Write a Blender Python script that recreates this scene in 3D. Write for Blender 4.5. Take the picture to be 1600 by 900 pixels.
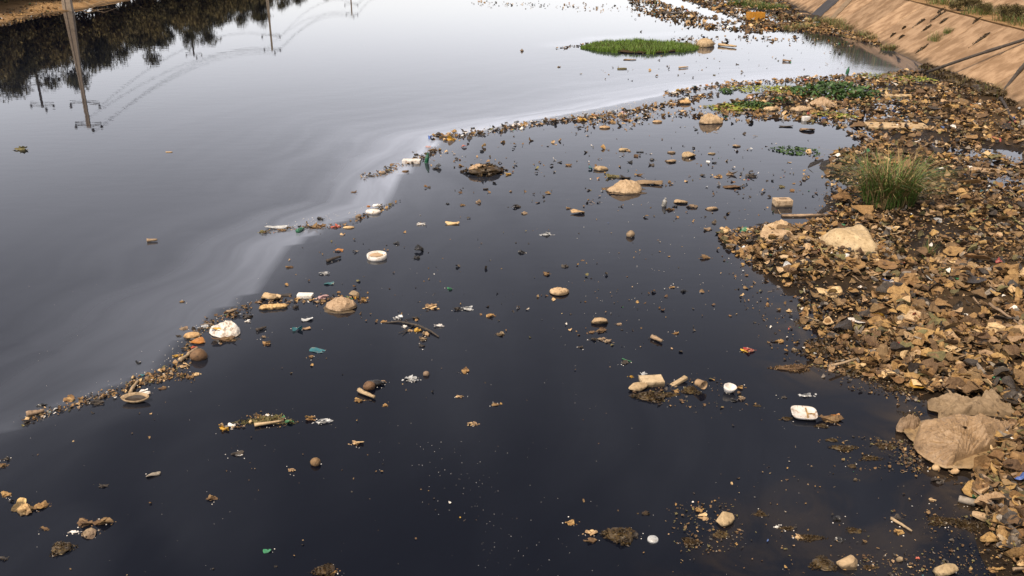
import bpy, bmesh, math
import numpy as np
from mathutils import Matrix, Vector, Euler

for _o in list(bpy.data.objects):
    bpy.data.objects.remove(_o)
SC = bpy.context.scene
COL = SC.collection
R = math.radians

# ------------------------------------------------------------------ camera, sky, sun, exposure
CAM_H, PITCH, FPX = 5.2, R(22.0), 1412.0          # height above water, downward pitch, focal length in 1600-px units
cam_d = bpy.data.cameras.new('camera')
cam_d.sensor_width = 36.0
cam_d.lens = FPX / 1600.0 * 36.0
cam_d.clip_start, cam_d.clip_end = 0.1, 6000.0
cam = bpy.data.objects.new('camera', cam_d)
COL.objects.link(cam)
cam.location = (0, 0, CAM_H)
cam.rotation_euler = (math.pi / 2 - PITCH, 0, 0)
SC.camera = cam

SUN_EL, SUN_AZ = R(62), R(-138)                     # sun high on the left
world = bpy.data.worlds.new('World')
SC.world = world
world.use_nodes = True
wn_ = world.node_tree
bg = wn_.nodes['Background']
sky = wn_.nodes.new('ShaderNodeTexSky')
sky.sky_type = 'NISHITA'
sky.sun_disc = False
sky.sun_elevation, sky.sun_rotation = SUN_EL, SUN_AZ
sky.air_density, sky.dust_density, sky.ozone_density = 1.0, 0.7, 1.0
hs = wn_.nodes.new('ShaderNodeHueSaturation')      # whitish haze: a pale, hardly blue sky
hs.inputs['Saturation'].default_value = 0.17
wn_.links.new(sky.outputs[0], hs.inputs['Color'])
def _vm(op, src, k):
    n = wn_.nodes.new('ShaderNodeVectorMath'); n.operation = op
    wn_.links.new(src, n.inputs[0]); n.inputs[3 if op == 'SCALE' else 1].default_value = k
    return n.outputs[0]
gm = wn_.nodes.new('ShaderNodeGamma'); gm.inputs['Gamma'].default_value = 1.95   # haze thickens towards the horizon
wn_.links.new(_vm('SCALE', hs.outputs[0], 0.2), gm.inputs['Color'])
wn_.links.new(_vm('MULTIPLY', gm.outputs[0], (5.5, 5.15, 5.15)), bg.inputs['Color'])
bg.inputs['Strength'].default_value = 0.15

sun_d = bpy.data.lights.new('sun', 'SUN')
sun_d.energy, sun_d.angle, sun_d.color = 2.9, R(2.5), (1.0, 0.84, 0.64)
sun = bpy.data.objects.new('sun', sun_d)
COL.objects.link(sun)
_sd = Vector((math.sin(SUN_AZ) * math.cos(SUN_EL), math.cos(SUN_AZ) * math.cos(SUN_EL), math.sin(SUN_EL)))
sun.rotation_euler = (-_sd).to_track_quat('-Z', 'Y').to_euler()
sun.location = _sd * 60

SC.view_settings.view_transform = 'Standard'
SC.view_settings.look = 'None'
SC.view_settings.exposure = 0.55
SC.view_settings.gamma = 1.0
SC.render.engine = 'CYCLES'
SC.cycles.use_denoising = True
SC.cycles.max_bounces = 6
SC.cycles.diffuse_bounces = 3
SC.cycles.glossy_bounces = 3
SC.cycles.transparent_max_bounces = 8

# ------------------------------------------------------------------ photo pixel -> place on the ground
CT, ST = math.cos(PITCH), math.sin(PITCH)
def ray(x, y):
    u, v = (x - 800) / FPX, (450 - y) / FPX
    return np.array([u, CT + v * ST, v * CT - ST])
def at(x, y, z=0.0):
    d = ray(x, y)
    t = (z - CAM_H) / d[2]
    return np.array([d[0] * t, d[1] * t])
def depth(xy, z=0.0):
    return xy[1] * CT - (z - CAM_H) * ST
def proj(X, Y, Z):
    dz = Z - CAM_H
    dep = Y * CT - dz * ST
    return 800 + FPX * X / dep, 450 - FPX * (Y * ST + dz * CT) / dep, dep
def mpp(x, y):                                     # metres per photo pixel at a place on the water
    return depth(at(x, y)) / FPX
# embankment frame: toe line, direction along it, normal up the slope (horizontal)
TOE = at(1568, 158)
DIR = np.array([0.10206, 0.99478]); NRM = np.array([DIR[1], -DIR[0]])
SLOPE = R(35)
def onslope(x, y, lift=0.0):
    r = ray(x, y); ta = math.tan(SLOPE)
    t = (CAM_H - lift + ta * (TOE @ NRM)) / (ta * (r[:2] @ NRM) - r[2])
    return np.array([r[0] * t, r[1] * t, CAM_H + r[2] * t])

# ------------------------------------------------------------------ materials
def nd(nt, kind, **kw):
    n = nt.nodes.new(kind)
    for k, v in kw.items():
        setattr(n, k, v)
    return n
def mix_rgb(nt, fac, a, b, blend='MIX'):
    n = nd(nt, 'ShaderNodeMix', data_type='RGBA', blend_type=blend)
    for sock, val in ((n.inputs[0], fac), (n.inputs[6], a), (n.inputs[7], b)):
        if isinstance(val, bpy.types.NodeSocket): nt.links.new(val, sock)
        elif isinstance(val, (int, float)): sock.default_value = val
        else: sock.default_value = (*val, 1.0)
    return n.outputs[2]
def math_n(nt, op, a, b=None, c=None, clamp=False):
    n = nd(nt, 'ShaderNodeMath', operation=op, use_clamp=clamp)
    for i, v in enumerate((a, b, c)):
        if v is None: continue
        if isinstance(v, bpy.types.NodeSocket): nt.links.new(v, n.inputs[i])
        else: n.inputs[i].default_value = v
    return n.outputs[0]
def ramp(nt, val, p0, p1):
    n = nd(nt, 'ShaderNodeMapRange', interpolation_type='SMOOTHSTEP')
    nt.links.new(val, n.inputs[0]); n.inputs[1].default_value = p0; n.inputs[2].default_value = p1
    return n.outputs[0]
def noise(nt, vec, scale, detail=4, rough=0.55, dist=0.0):
    n = nd(nt, 'ShaderNodeTexNoise')
    n.inputs['Scale'].default_value = scale; n.inputs['Detail'].default_value = detail
    n.inputs['Roughness'].default_value = rough; n.inputs['Distortion'].default_value = dist
    if vec is not None: nt.links.new(vec, n.inputs['Vector'])
    return n.outputs['Fac']
def newmat(name):
    m = bpy.data.materials.new(name); m.use_nodes = True
    return m, m.node_tree, m.node_tree.nodes['Principled BSDF']
MATS = {}
def M(name, c1, c2, c3=None, scale=9.0, rough=0.75, bump=0.35, spec=0.35, vary=0.35, fine=45.0, trans=0.0, soak=False):
    """a weathered surface: two tones in patches, a third (dirt) in specks, varied from piece to piece"""
    m, nt, bs = newmat(name)
    co = nd(nt, 'ShaderNodeTexCoord').outputs['Object']
    n1 = noise(nt, co, scale, 5, 0.6)
    col = mix_rgb(nt, ramp(nt, n1, 0.35, 0.66), c1, c2)
    n2 = noise(nt, co, fine, 3, 0.6)
    if c3 is not None:
        n3 = noise(nt, co, scale * 2.3, 6, 0.7, 0.6)
        col = mix_rgb(nt, ramp(nt, n3, 0.52, 0.68), col, c3)
    oi = nd(nt, 'ShaderNodeObjectInfo'); ge = nd(nt, 'ShaderNodeNewGeometry')
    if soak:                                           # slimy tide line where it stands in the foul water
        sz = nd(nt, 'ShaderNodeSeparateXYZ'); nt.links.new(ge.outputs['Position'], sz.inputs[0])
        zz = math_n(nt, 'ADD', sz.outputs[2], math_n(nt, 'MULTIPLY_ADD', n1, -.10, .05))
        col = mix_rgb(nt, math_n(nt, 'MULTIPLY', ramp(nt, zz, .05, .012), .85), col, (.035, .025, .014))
    r = math_n(nt, 'FRACT', math_n(nt, 'ADD', oi.outputs['Random'], ge.outputs['Random Per Island']))
    k = math_n(nt, 'MULTIPLY_ADD', r, 2 * vary, 1.0 - vary)
    k = math_n(nt, 'MULTIPLY', k, math_n(nt, 'MULTIPLY_ADD', n2, 0.6, 0.7))
    hsv = nd(nt, 'ShaderNodeHueSaturation')
    nt.links.new(col, hsv.inputs['Color']); nt.links.new(k, hsv.inputs['Value'])
    nt.links.new(math_n(nt, 'MULTIPLY_ADD', r, 0.016, 0.494), hsv.inputs['Hue'])
    nt.links.new(hsv.outputs[0], bs.inputs['Base Color'])
    nt.links.new(math_n(nt, 'MULTIPLY_ADD', n1, 0.3, rough - 0.15), bs.inputs['Roughness'])
    bs.inputs['Specular IOR Level'].default_value = spec
    if trans:
        bs.inputs['Transmission Weight'].default_value = trans
    if bump:
        b = nd(nt, 'ShaderNodeBump'); b.inputs['Strength'].default_value = bump; b.inputs['Distance'].default_value = 0.02
        nt.links.new(math_n(nt, 'ADD', n1, math_n(nt, 'MULTIPLY', n2, 0.5)), b.inputs['Height'])
        nt.links.new(b.outputs[0], bs.inputs['Normal'])
    MATS[name] = m
    return m
M('tan_scrap', (.31, .18, .068), (.20, .11, .04), (.075, .043, .018))
M('brown_scrap', (.17, .10, .045), (.105, .06, .027), (.04, .024, .012))
M('pale_scrap', (.46, .31, .165), (.33, .21, .105), (.14, .083, .038))
M('dark_scrap', (.045, .034, .024), (.025, .02, .016), (.09, .06, .035), rough=.55)
M('olive_scrap', (.16, .13, .05), (.10, .085, .035), (.04, .03, .015))
M('grey_scrap', (.26, .215, .165), (.16, .13, .10), (.07, .05, .033))
M('white_plastic', (.68, .64, .58), (.56, .50, .42), (.27, .18, .10), scale=6, rough=.45, vary=.12, bump=.15)
M('yellow_plastic', (.48, .28, .035), (.36, .19, .03), (.18, .10, .03), rough=.5, vary=.25)
M('orange_plastic', (.38, .15, .035), (.28, .10, .025), (.13, .07, .03), rough=.5, vary=.25)
M('red_plastic', (.34, .055, .035), (.24, .04, .03), (.4, .28, .2), rough=.45, vary=.25)
M('teal_plastic', (.025, .12, .13), (.02, .075, .085), (.16, .14, .10), rough=.45, vary=.25)
M('green_plastic', (.04, .20, .08), (.03, .11, .05), (.1, .1, .05), rough=.4, vary=.25)
M('blue_plastic', (.05, .12, .32), (.04, .08, .2), (.2, .18, .15), rough=.4, vary=.25)
M('pink_plastic', (.46, .27, .26), (.48, .37, .32), (.25, .16, .11), rough=.5, vary=.2)
M('black_plastic', (.014, .013, .013), (.02, .018, .016), (.05, .04, .03), rough=.35, bump=.2, spec=.5)
M('clear_film', (.40, .40, .38), (.25, .24, .22), (.6, .6, .58), rough=.3, bump=.3, spec=.6)
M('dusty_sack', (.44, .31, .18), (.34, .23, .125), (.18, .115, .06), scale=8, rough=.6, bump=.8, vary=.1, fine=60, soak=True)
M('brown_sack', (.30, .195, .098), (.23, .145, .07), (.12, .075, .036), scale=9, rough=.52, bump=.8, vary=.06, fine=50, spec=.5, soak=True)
M('brown_cloth', (.24, .165, .095), (.18, .12, .065), (.10, .065, .035), scale=5, rough=.75, bump=.3, vary=.06)
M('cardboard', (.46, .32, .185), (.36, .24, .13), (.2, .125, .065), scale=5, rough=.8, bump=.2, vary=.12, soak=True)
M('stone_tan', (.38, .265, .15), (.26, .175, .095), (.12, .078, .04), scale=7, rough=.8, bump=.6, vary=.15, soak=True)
M('stone_brown', (.24, .165, .10), (.16, .11, .07), (.07, .05, .03), scale=7, rough=.75, bump=.6, vary=.15)
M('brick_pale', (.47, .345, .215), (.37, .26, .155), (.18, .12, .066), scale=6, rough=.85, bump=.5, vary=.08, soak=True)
M('coconut_brown', (.17, .095, .045), (.12, .066, .032), (.05, .03, .018), scale=8, rough=.7, bump=.6, vary=.15)
M('shell_inner', (.05, .035, .022), (.03, .02, .014), None, rough=.6)
M('driftwood', (.36, .25, .15), (.24, .165, .095), (.10, .07, .04), scale=12, rough=.8, bump=.6, vary=.2)
M('dark_wood', (.055, .042, .032), (.035, .028, .022), (.10, .075, .05), scale=9, rough=.7, bump=.4, vary=.15)
M('wet_weed', (.060, .036, .014), (.028, .018, .009), (.12, .075, .022), scale=14, rough=.45, bump=.5, vary=.4)
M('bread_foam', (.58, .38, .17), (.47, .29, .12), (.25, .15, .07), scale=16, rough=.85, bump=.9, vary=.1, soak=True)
M('crate_yellow', (.52, .24, .02), (.46, .2, .018), (.22, .11, .03), scale=5, rough=.5, bump=.1, vary=.05)
M('bottle_green', (.02, .12, .05), (.015, .07, .035), (.12, .1, .05), scale=5, rough=.2, bump=.05, vary=.1, spec=.6)
M('bottle_clear', (.35, .33, .28), (.26, .24, .19), (.15, .12, .08), scale=8, rough=.2, bump=.05, vary=.1, spec=.6)
M('grass_blade', (.12, .19, .02), (.075, .125, .014), None, scale=3, rough=.55, bump=0, vary=.35)
M('reed_green', (.09, .145, .024), (.055, .095, .016), None, scale=3, rough=.55, bump=0, vary=.4)
M('reed_dry', (.26, .18, .075), (.17, .115, .045), None, scale=3, rough=.65, bump=0, vary=.4)
M('plant_leaf', (.05, .095, .02), (.03, .06, .014), None, scale=4, rough=.5, bump=.1, vary=.4)
M('duckweed', (.24, .25, .035), (.17, .2, .03), (.28, .2, .06), scale=4, rough=.7, bump=0, vary=.3)
M('tree_leaf', (.075, .064, .026), (.046, .042, .018), None, scale=.7, rough=.65, bump=0, vary=.5, spec=.2)
M('shrub_leaf', (.12, .09, .035), (.07, .056, .022), None, scale=.7, rough=.7, bump=0, vary=.5, spec=.2)
M('bark', (.12, .09, .06), (.07, .052, .037), None, scale=6, rough=.9, bump=.6, vary=.1)
M('pole_concrete', (.34, .27, .20), (.27, .21, .155), (.16, .12, .085), scale=2, rough=.85, bump=.3, vary=.04)
M('steel_dark', (.05, .045, .04), (.035, .032, .03), (.10, .06, .035), scale=6, rough=.6, bump=.2, vary=.05)
M('wire_dark', (.03, .03, .032), (.025, .025, .027), None, rough=.6, bump=0, vary=0)

# concrete slabs with streaks that run down the slope (local x along the bank, y up the slope)
def slab_mat():
    m, nt, bs = newmat('slab_concrete')
    tc = nd(nt, 'ShaderNodeTexCoord'); oi = nd(nt, 'ShaderNodeObjectInfo')
    ad = nd(nt, 'ShaderNodeVectorMath', operation='ADD')
    nt.links.new(tc.outputs['Object'], ad.inputs[0])
    cb = nd(nt, 'ShaderNodeCombineXYZ')
    nt.links.new(math_n(nt, 'MULTIPLY', oi.outputs['Random'], 37.0), cb.inputs[0])
    nt.links.new(math_n(nt, 'MULTIPLY', oi.outputs['Random'], 11.0), cb.inputs[1])
    nt.links.new(cb.outputs[0], ad.inputs[1])
    mp = nd(nt, 'ShaderNodeMapping'); mp.inputs['Scale'].default_value = (7.0, 0.55, 1.0)
    nt.links.new(ad.outputs[0], mp.inputs['Vector'])
    st = noise(nt, mp.outputs[0], 1.0, 6, .65, .4)
    bl = noise(nt, ad.outputs[0], 1.3, 5, .6)
    sp = noise(nt, ad.outputs[0], 14.0, 5, .75)
    col = mix_rgb(nt, ramp(nt, bl, .36, .62), (.36, .235, .135), (.215, .13, .068))
    col = mix_rgb(nt, math_n(nt, 'MULTIPLY', ramp(nt, st, .48, .72), .55), col, (.17, .10, .052))
    col = mix_rgb(nt, math_n(nt, 'MULTIPLY', ramp(nt, sp, .58, .70), .8), col, (.085, .055, .03))
    sy = nd(nt, 'ShaderNodeSeparateXYZ'); nt.links.new(tc.outputs['Object'], sy.inputs[0])
    tide = ramp(nt, math_n(nt, 'ADD', sy.outputs[1], math_n(nt, 'MULTIPLY_ADD', bl, -.9, .2)), .28, -.12)
    col = mix_rgb(nt, math_n(nt, 'MULTIPLY', tide, .8), col, (.06, .042, .024))
    hv = nd(nt, 'ShaderNodeHueSaturation'); nt.links.new(col, hv.inputs['Color'])
    nt.links.new(math_n(nt, 'MULTIPLY_ADD', oi.outputs['Random'], .34, .83), hv.inputs['Value'])
    nt.links.new(hv.outputs[0], bs.inputs['Base Color'])
    bs.inputs['Roughness'].default_value = .88; bs.inputs['Specular IOR Level'].default_value = .25
    b = nd(nt, 'ShaderNodeBump'); b.inputs['Strength'].default_value = .35; b.inputs['Distance'].default_value = .02
    nt.links.new(math_n(nt, 'ADD', sp, st), b.inputs['Height']); nt.links.new(b.outputs[0], bs.inputs['Normal'])
    MATS['slab_concrete'] = m
slab_mat()
def soil_mat(name, dry1, dry2, wet, wet_lo, wet_hi):
    """soil: darker and glossier where it is low and soaked"""
    m, nt, bs = newmat(name)
    ge = nd(nt, 'ShaderNodeNewGeometry'); pos = ge.outputs['Position']
    n1 = noise(nt, pos, 1.2, 6, .62); n2 = noise(nt, pos, 13.0, 6, .7); n3 = noise(nt, pos, 60.0, 3, .6)
    col = mix_rgb(nt, ramp(nt, n1, .35, .68), dry1, dry2)
    col = mix_rgb(nt, math_n(nt, 'MULTIPLY', ramp(nt, n2, .5, .66), .7), col, tuple(c * .42 for c in dry2))
    sx = nd(nt, 'ShaderNodeSeparateXYZ'); nt.links.new(pos, sx.inputs[0])
    z = math_n(nt, 'ADD', sx.outputs[2], math_n(nt, 'MULTIPLY_ADD', n2, .06, -.03))
    w = ramp(nt, z, wet_hi, wet_lo)
    col = mix_rgb(nt, w, col, wet)
    nt.links.new(col, bs.inputs['Base Color'])
    nt.links.new(math_n(nt, 'MULTIPLY_ADD', w, -.35, .92), bs.inputs['Roughness'])
    bs.inputs['Specular IOR Level'].default_value = .16
    b = nd(nt, 'ShaderNodeBump'); b.inputs['Strength'].default_value = .8; b.inputs['Distance'].default_value = .03
    nt.links.new(math_n(nt, 'ADD', n2, math_n(nt, 'MULTIPLY', n3, .5)), b.inputs['Height']); nt.links.new(b.outputs[0], bs.inputs['Normal'])
    MATS[name] = m
soil_mat('mud', (.075, .046, .021), (.045, .028, .013), (.016, .010, .005), .01, .10)
soil_mat('dry_soil', (.33, .20, .09), (.22, .13, .058), (.05, .035, .02), -.02, .12)

def water_mat():
    m, nt, bs = newmat('polluted_water')
    ge = nd(nt, 'ShaderNodeNewGeometry'); pos = ge.outputs['Position']
    fl = nd(nt, 'ShaderNodeAttribute'); fl.attribute_name = 'film'
    sh = nd(nt, 'ShaderNodeAttribute'); sh.attribute_name = 'silt'
    fw = nd(nt, 'ShaderNodeAttribute'); fw.attribute_name = 'flow'      # x along the current line, y across
    mp = nd(nt, 'ShaderNodeMapping'); mp.inputs['Scale'].default_value = (.16, 1.5, 1.0)
    nt.links.new(fw.outputs['Vector'], mp.inputs['Vector'])
    warp = nd(nt, 'ShaderNodeTexNoise'); warp.inputs['Scale'].default_value = .35; warp.inputs['Detail'].default_value = 3
    nt.links.new(pos, warp.inputs['Vector'])
    ad = nd(nt, 'ShaderNodeVectorMath', operation='MULTIPLY_ADD')
    nt.links.new(warp.outputs['Color'], ad.inputs[0]); ad.inputs[1].default_value = (1.3, 1.3, 0); nt.links.new(mp.outputs[0], ad.inputs[2])
    st = noise(nt, ad.outputs[0], 1.0, 4, .5, .5)
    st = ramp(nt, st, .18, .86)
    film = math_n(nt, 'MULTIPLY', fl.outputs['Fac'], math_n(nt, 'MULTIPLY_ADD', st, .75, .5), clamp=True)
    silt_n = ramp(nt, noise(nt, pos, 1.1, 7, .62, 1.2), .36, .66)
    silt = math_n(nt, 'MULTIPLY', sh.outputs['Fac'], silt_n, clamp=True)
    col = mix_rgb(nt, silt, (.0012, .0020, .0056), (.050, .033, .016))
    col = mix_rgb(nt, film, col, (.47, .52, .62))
    nt.links.new(col, bs.inputs['Base Color'])
    nt.links.new(math_n(nt, 'MULTIPLY_ADD', film, .35, .012), bs.inputs['Roughness'])
    bs.inputs['IOR'].default_value = 1.333
    b = nd(nt, 'ShaderNodeBump'); b.inputs['Strength'].default_value = .022; b.inputs['Distance'].default_value = .05
    mp2 = nd(nt, 'ShaderNodeMapping'); mp2.inputs['Scale'].default_value = (1.4, 2.6, 1.0)
    nt.links.new(pos, mp2.inputs['Vector'])
    nt.links.new(noise(nt, mp2.outputs[0], 1.0, 3, .5), b.inputs['Height'])
    nt.links.new(b.outputs[0], bs.inputs['Normal'])
    MATS['polluted_water'] = m
water_mat()
def wet_stain_mat():
    m, nt, bs = newmat('wet_stain')
    co = nd(nt, 'ShaderNodeTexCoord').outputs['Object']
    mp = nd(nt, 'ShaderNodeMapping'); mp.inputs['Scale'].default_value = (9, .5, 1); nt.links.new(co, mp.inputs['Vector'])
    n = noise(nt, mp.outputs[0], 1.0, 5, .6)
    nt.links.new(mix_rgb(nt, ramp(nt, n, .35, .65), (.022, .02, .02), (.05, .043, .04)), bs.inputs['Base Color'])
    bs.inputs['Roughness'].default_value = .6; bs.inputs['Specular IOR Level'].default_value = .25
    MATS['wet_stain'] = m
wet_stain_mat()

# ------------------------------------------------------------------ mesh makers: each gives (V, F) with triangles
def wob(V, seed, freq, n=7):
    r = np.random.default_rng(seed)
    K = r.normal(size=(n, V.shape[1])) * freq; ph = r.uniform(0, 6.283, n)
    return np.sin(V @ K.T + ph).mean(axis=1) * 1.6
_ico = {}
def ico(sub):
    if sub not in _ico:
        bm = bmesh.new(); bmesh.ops.create_icosphere(bm, subdivisions=sub, radius=1.0)
        _ico[sub] = (np.array([v.co[:] for v in bm.verts]), np.array([[v.index for v in f.verts] for f in bm.faces]))
        bm.free()
    V, F = _ico[sub]; return V.copy(), F.copy()
def grid_faces(nu, nv, wrap=False):
    F = []
    for i in range(nu if wrap else nu - 1):
        for j in range(nv - 1):
            a, b = i * nv + j, ((i + 1) % nu) * nv + j
            F += [(a, b, b + 1), (a, b + 1, a + 1)]
    return np.array(F)
def join(parts):
    Vs, Fs, k = [], [], 0
    for V, F in parts:
        Vs.append(np.asarray(V)); Fs.append(np.asarray(F) + k); k += len(V)
    return np.concatenate(Vs), np.concatenate(Fs)
def rotz(V, a):
    c, s = math.cos(a), math.sin(a)
    return V @ np.array([[c, s, 0], [-s, c, 0], [0, 0, 1]])
def rot(V, rx, ry, rz):
    return V @ np.array(Euler((rx, ry, rz)).to_matrix()).T
def lump(seed, w=1., d=.8, h=.6, amp=.16, cuts=0, sub=3, freq=2.2):
    """a rounded or facetted lump, base near z=0"""
    V, F = ico(sub); r = np.random.default_rng(seed)
    V *= (1 + amp * wob(V, seed, freq) + amp * .35 * wob(V, seed + 1, freq * 3))[:, None]
    for _ in range(cuts):
        n = r.normal(size=3); n /= np.linalg.norm(n); dd = r.uniform(.55, .88)
        o = np.maximum(0, V @ n - dd); V -= o[:, None] * n
    V /= np.abs(V).max(axis=0)
    V *= np.array([w / 2, d / 2, h / 2]); V[:, 2] += h * .36
    return V, F
def sack(seed, L=1., W=.7, H=.3, neck=.35, fold=.03, nu=56, nv=48, ridge=9):
    """a filled bag lying down; x along its length, gathered at the +x end"""
    u = np.linspace(0, 2 * np.pi, nu, endpoint=False); v = np.linspace(0, 1, nv)
    U, Vv = np.meshgrid(u, v, indexing='ij')
    prof = np.sin(np.pi * np.clip(Vv * .96 + .02, 0, 1)) ** .42
    prof = prof * (1 - (1 - neck) * np.clip((Vv - .62) / .38, 0, 1) ** 1.4)
    cu, su = np.cos(U), np.sin(U)
    p = .72
    y = np.sign(cu) * np.abs(cu) ** p * prof * W / 2
    z = np.sign(su) * np.abs(su) ** p * prof * H / 2
    x = (Vv - .5) * L
    P = np.stack([x, y, z], -1).reshape(-1, 3); S = np.array([L, W, W])
    q = P / S * 6
    lowf = wob(q, seed, .9)
    w1 = np.sin(U.ravel() * ridge + 5 * lowf + 3 * wob(q, seed + 4, 1.6)) * (.25 + Vv.ravel() ** 2)
    w2 = np.sin(q @ np.array([5.0, 3.2, 1.]) * 1.6 + 9 * wob(q, seed + 2, .7)) * .8
    w3 = wob(q, seed + 3, 4.5)
    disp = fold * (w1 + w2 * .8 + w3 * .6 + 1.6 * lowf)
    N = np.stack([np.zeros_like(cu), cu, su], -1).reshape(-1, 3)
    P = P + N * (disp * (.35 + prof.ravel() * .65))[:, None]
    P[:, 0] += L * .05 * wob(q, seed + 9, 1.1); P[:, 1] += W * .12 * np.sin(P[:, 0] / L * 3 + seed)
    P[:, 2] = np.where(P[:, 2] < -H * .2, -H * .2 + (P[:, 2] + H * .2) * .25, P[:, 2]) + H * .24
    F = grid_faces(nu, nv, True)
    n = len(P); c0, c1 = P.reshape(nu, nv, 3)[:, 0].mean(0), P.reshape(nu, nv, 3)[:, -1].mean(0)
    P = np.vstack([P, c0, c1]); E = []
    for i in range(nu):
        j = (i + 1) % nu
        E += [(n, j * nv, i * nv), (n + 1, i * nv + nv - 1, j * nv + nv - 1)]
    return P, np.vstack([F, E])
def sheet(seed, a=1., b=.7, nx=6, ny=5, crease=.10, curl=.15, ragged=.22, thick=0.0, ncr=3):
    """a crumpled sheet with a torn outline; base at z=0"""
    r = np.random.default_rng(seed)
    x, y = np.meshgrid(np.linspace(-1, 1, nx), np.linspace(-1, 1, ny), indexing='ij')
    P = np.stack([x.ravel(), y.ravel()], -1)
    edge = np.maximum(np.abs(P[:, 0]), np.abs(P[:, 1])) > .99
    rad = np.linalg.norm(P, axis=1, keepdims=True); mx = np.abs(P).max(1, keepdims=True)
    P = P * (1 - .18 * (rad / np.maximum(mx, 1e-6) - 1) / .41)
    P += r.normal(size=P.shape) * np.where(edge, ragged * .6, ragged * .35)[:, None] * (2.0 / max(nx, ny))
    P *= (1 + ragged * .6 * wob(P, seed + 1, 1.6))[:, None]
    z = np.zeros(len(P))
    for _ in range(ncr):
        n = r.normal(size=2); n /= np.linalg.norm(n)
        z += r.uniform(-1, 1) * crease * np.abs(P @ n - r.uniform(-.5, .5))
    nc = r.normal(size=2); nc /= np.linalg.norm(nc); z += curl * (P @ nc) ** 2 * .5 + crease * .5 * wob(P, seed + 5, 2.6)
    V = np.stack([P[:, 0] * a / 2, P[:, 1] * b / 2, z * max(a, b)], -1)
    V[:, 2] -= V[:, 2].min()
    F = grid_faces(nx, ny)
    if thick:
        n = len(V); V2 = V.copy(); V[:, 2] += thick
        rim = [i * ny for i in range(nx)] + [(nx - 1) * ny + j for j in range(1, ny)] + [i * ny + ny - 1 for i in range(nx - 2, -1, -1)] + [j for j in range(ny - 2, 0, -1)]
        E = []
        for k in range(len(rim)):
            p, q = rim[k], rim[(k + 1) % len(rim)]
            E += [(p, p + n, q + n), (p, q + n, q)]
        F = np.vstack([F, F[:, ::-1] + n, E]); V = np.vstack([V, V2])
    return V, F
def crumpled_bag(seed, w=1., d=.8, h=.4, sub=4):
    V, F = ico(sub); q = V * 1.0
    k = wob(q, seed, 1.9) * .42 + np.abs(wob(q, seed + 1, 3.0)) * -.48 + np.abs(wob(q, seed + 2, 6.0)) * -.26 + wob(q, seed + 3, 10) * .07
    V *= (1.15 + k)[:, None]
    V /= np.abs(V).max(axis=0); V *= np.array([w / 2, d / 2, h / 2])
    V[:, 2] = np.maximum(V[:, 2], -h * .22) + h * .22
    return V, F
def tangle(seed, w, d, h, sub=3):
    r = np.random.default_rng(seed); off = r.uniform(-.16, .16, 2) * (w, d)
    V, F = crumpled_bag(seed, w * .62, d * .7, h, sub); parts = [(V + (off[0], off[1], -h * .08), F)]
    for k in range(3):
        a = w * r.uniform(.45, .85); V, F = sheet(seed + 31 * k, a, a * r.uniform(.35, .8), 6, 5, .13, .12, .4, .004, 4)
        V = rot(V, r.normal() * .16, r.normal() * .16, r.uniform(0, 6.28)) * (1, d / w, 1)
        parts.append((V + (r.uniform(-.2, .2) * w, r.uniform(-.2, .2) * d, h * r.uniform(-.05, .22)), F))
    for k in range(int(r.integers(3, 8))):
        an = r.uniform(0, 6.28); q = r.uniform(.38, .62); a = w * r.uniform(.07, .2)
        V, F = sheet(seed + 7 * k, a, a * .6, 4, 3, .12, .1, .4, .003, 2)
        parts.append((rotz(V, r.uniform(0, 6.28)) + (math.cos(an) * q * w, math.sin(an) * q * d, 0.001), F))
    return join(parts)
def block(seed, a, b, c, bev=.08, amp=.02, seg=2):
    """a worn block: bevelled, cut finer, its faces a little uneven"""
    bm = bmesh.new(); bmesh.ops.create_cube(bm, size=1.0)
    for v in bm.verts: v.co = Vector((v.co.x * a, v.co.y * b, v.co.z * c))
    bmesh.ops.bevel(bm, geom=bm.edges[:] + bm.verts[:], offset=bev * min(a, b, c), segments=seg, affect='EDGES', profile=.6)
    long = [e for e in bm.edges if e.calc_length() > .45 * max(a, b, c)]
    bmesh.ops.subdivide_edges(bm, edges=long, cuts=3, use_grid_fill=True)
    bmesh.ops.triangulate(bm, faces=bm.faces[:])
    V = np.array([v.co[:] for v in bm.verts]); F = np.array([[v.index for v in f.verts] for f in bm.faces]); bm.free()
    m = max(a, b, c); V += amp * m * np.stack([wob(V / m * 5, seed + k, 1.0) for k in range(3)], -1)
    V[:, 2] += c / 2
    return V, F
def tube(pts, rad, n=7, cap=True, seed=None, amp=0.):
    pts = np.asarray(pts, float); k = len(pts); rad = np.broadcast_to(np.asarray(rad, float), (k,))
    T = np.gradient(pts, axis=0); T /= np.linalg.norm(T, axis=1, keepdims=True) + 1e-9
    up = np.array([0, 0, 1.]) if abs(T[0, 2]) < .9 else np.array([1., 0, 0])
    V = []
    for i in range(k):
        s = np.cross(T[i], up); s /= np.linalg.norm(s) + 1e-9; t = np.cross(s, T[i])
        for j in range(n):
            a = 2 * np.pi * j / n
            V.append(pts[i] + rad[i] * (math.cos(a) * s + math.sin(a) * t))
    V = np.array(V)
    if amp: V += amp * np.stack([wob(V / rad.max() * .8, (seed or 0) + q, 1.) for q in range(3)], -1)
    F = [(i * n + j, i * n + (j + 1) % n, (i + 1) * n + (j + 1) % n) for i in range(k - 1) for j in range(n)]
    F += [(i * n + j, (i + 1) * n + (j + 1) % n, (i + 1) * n + j) for i in range(k - 1) for j in range(n)]
    if cap:
        V = np.vstack([V, pts[0], pts[-1]]); m = k * n
        F += [(m, (j + 1) % n, j) for j in range(n)] + [(m + 1, (k - 1) * n + j, (k - 1) * n + (j + 1) % n) for j in range(n)]
    return V, np.array(F)
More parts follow.
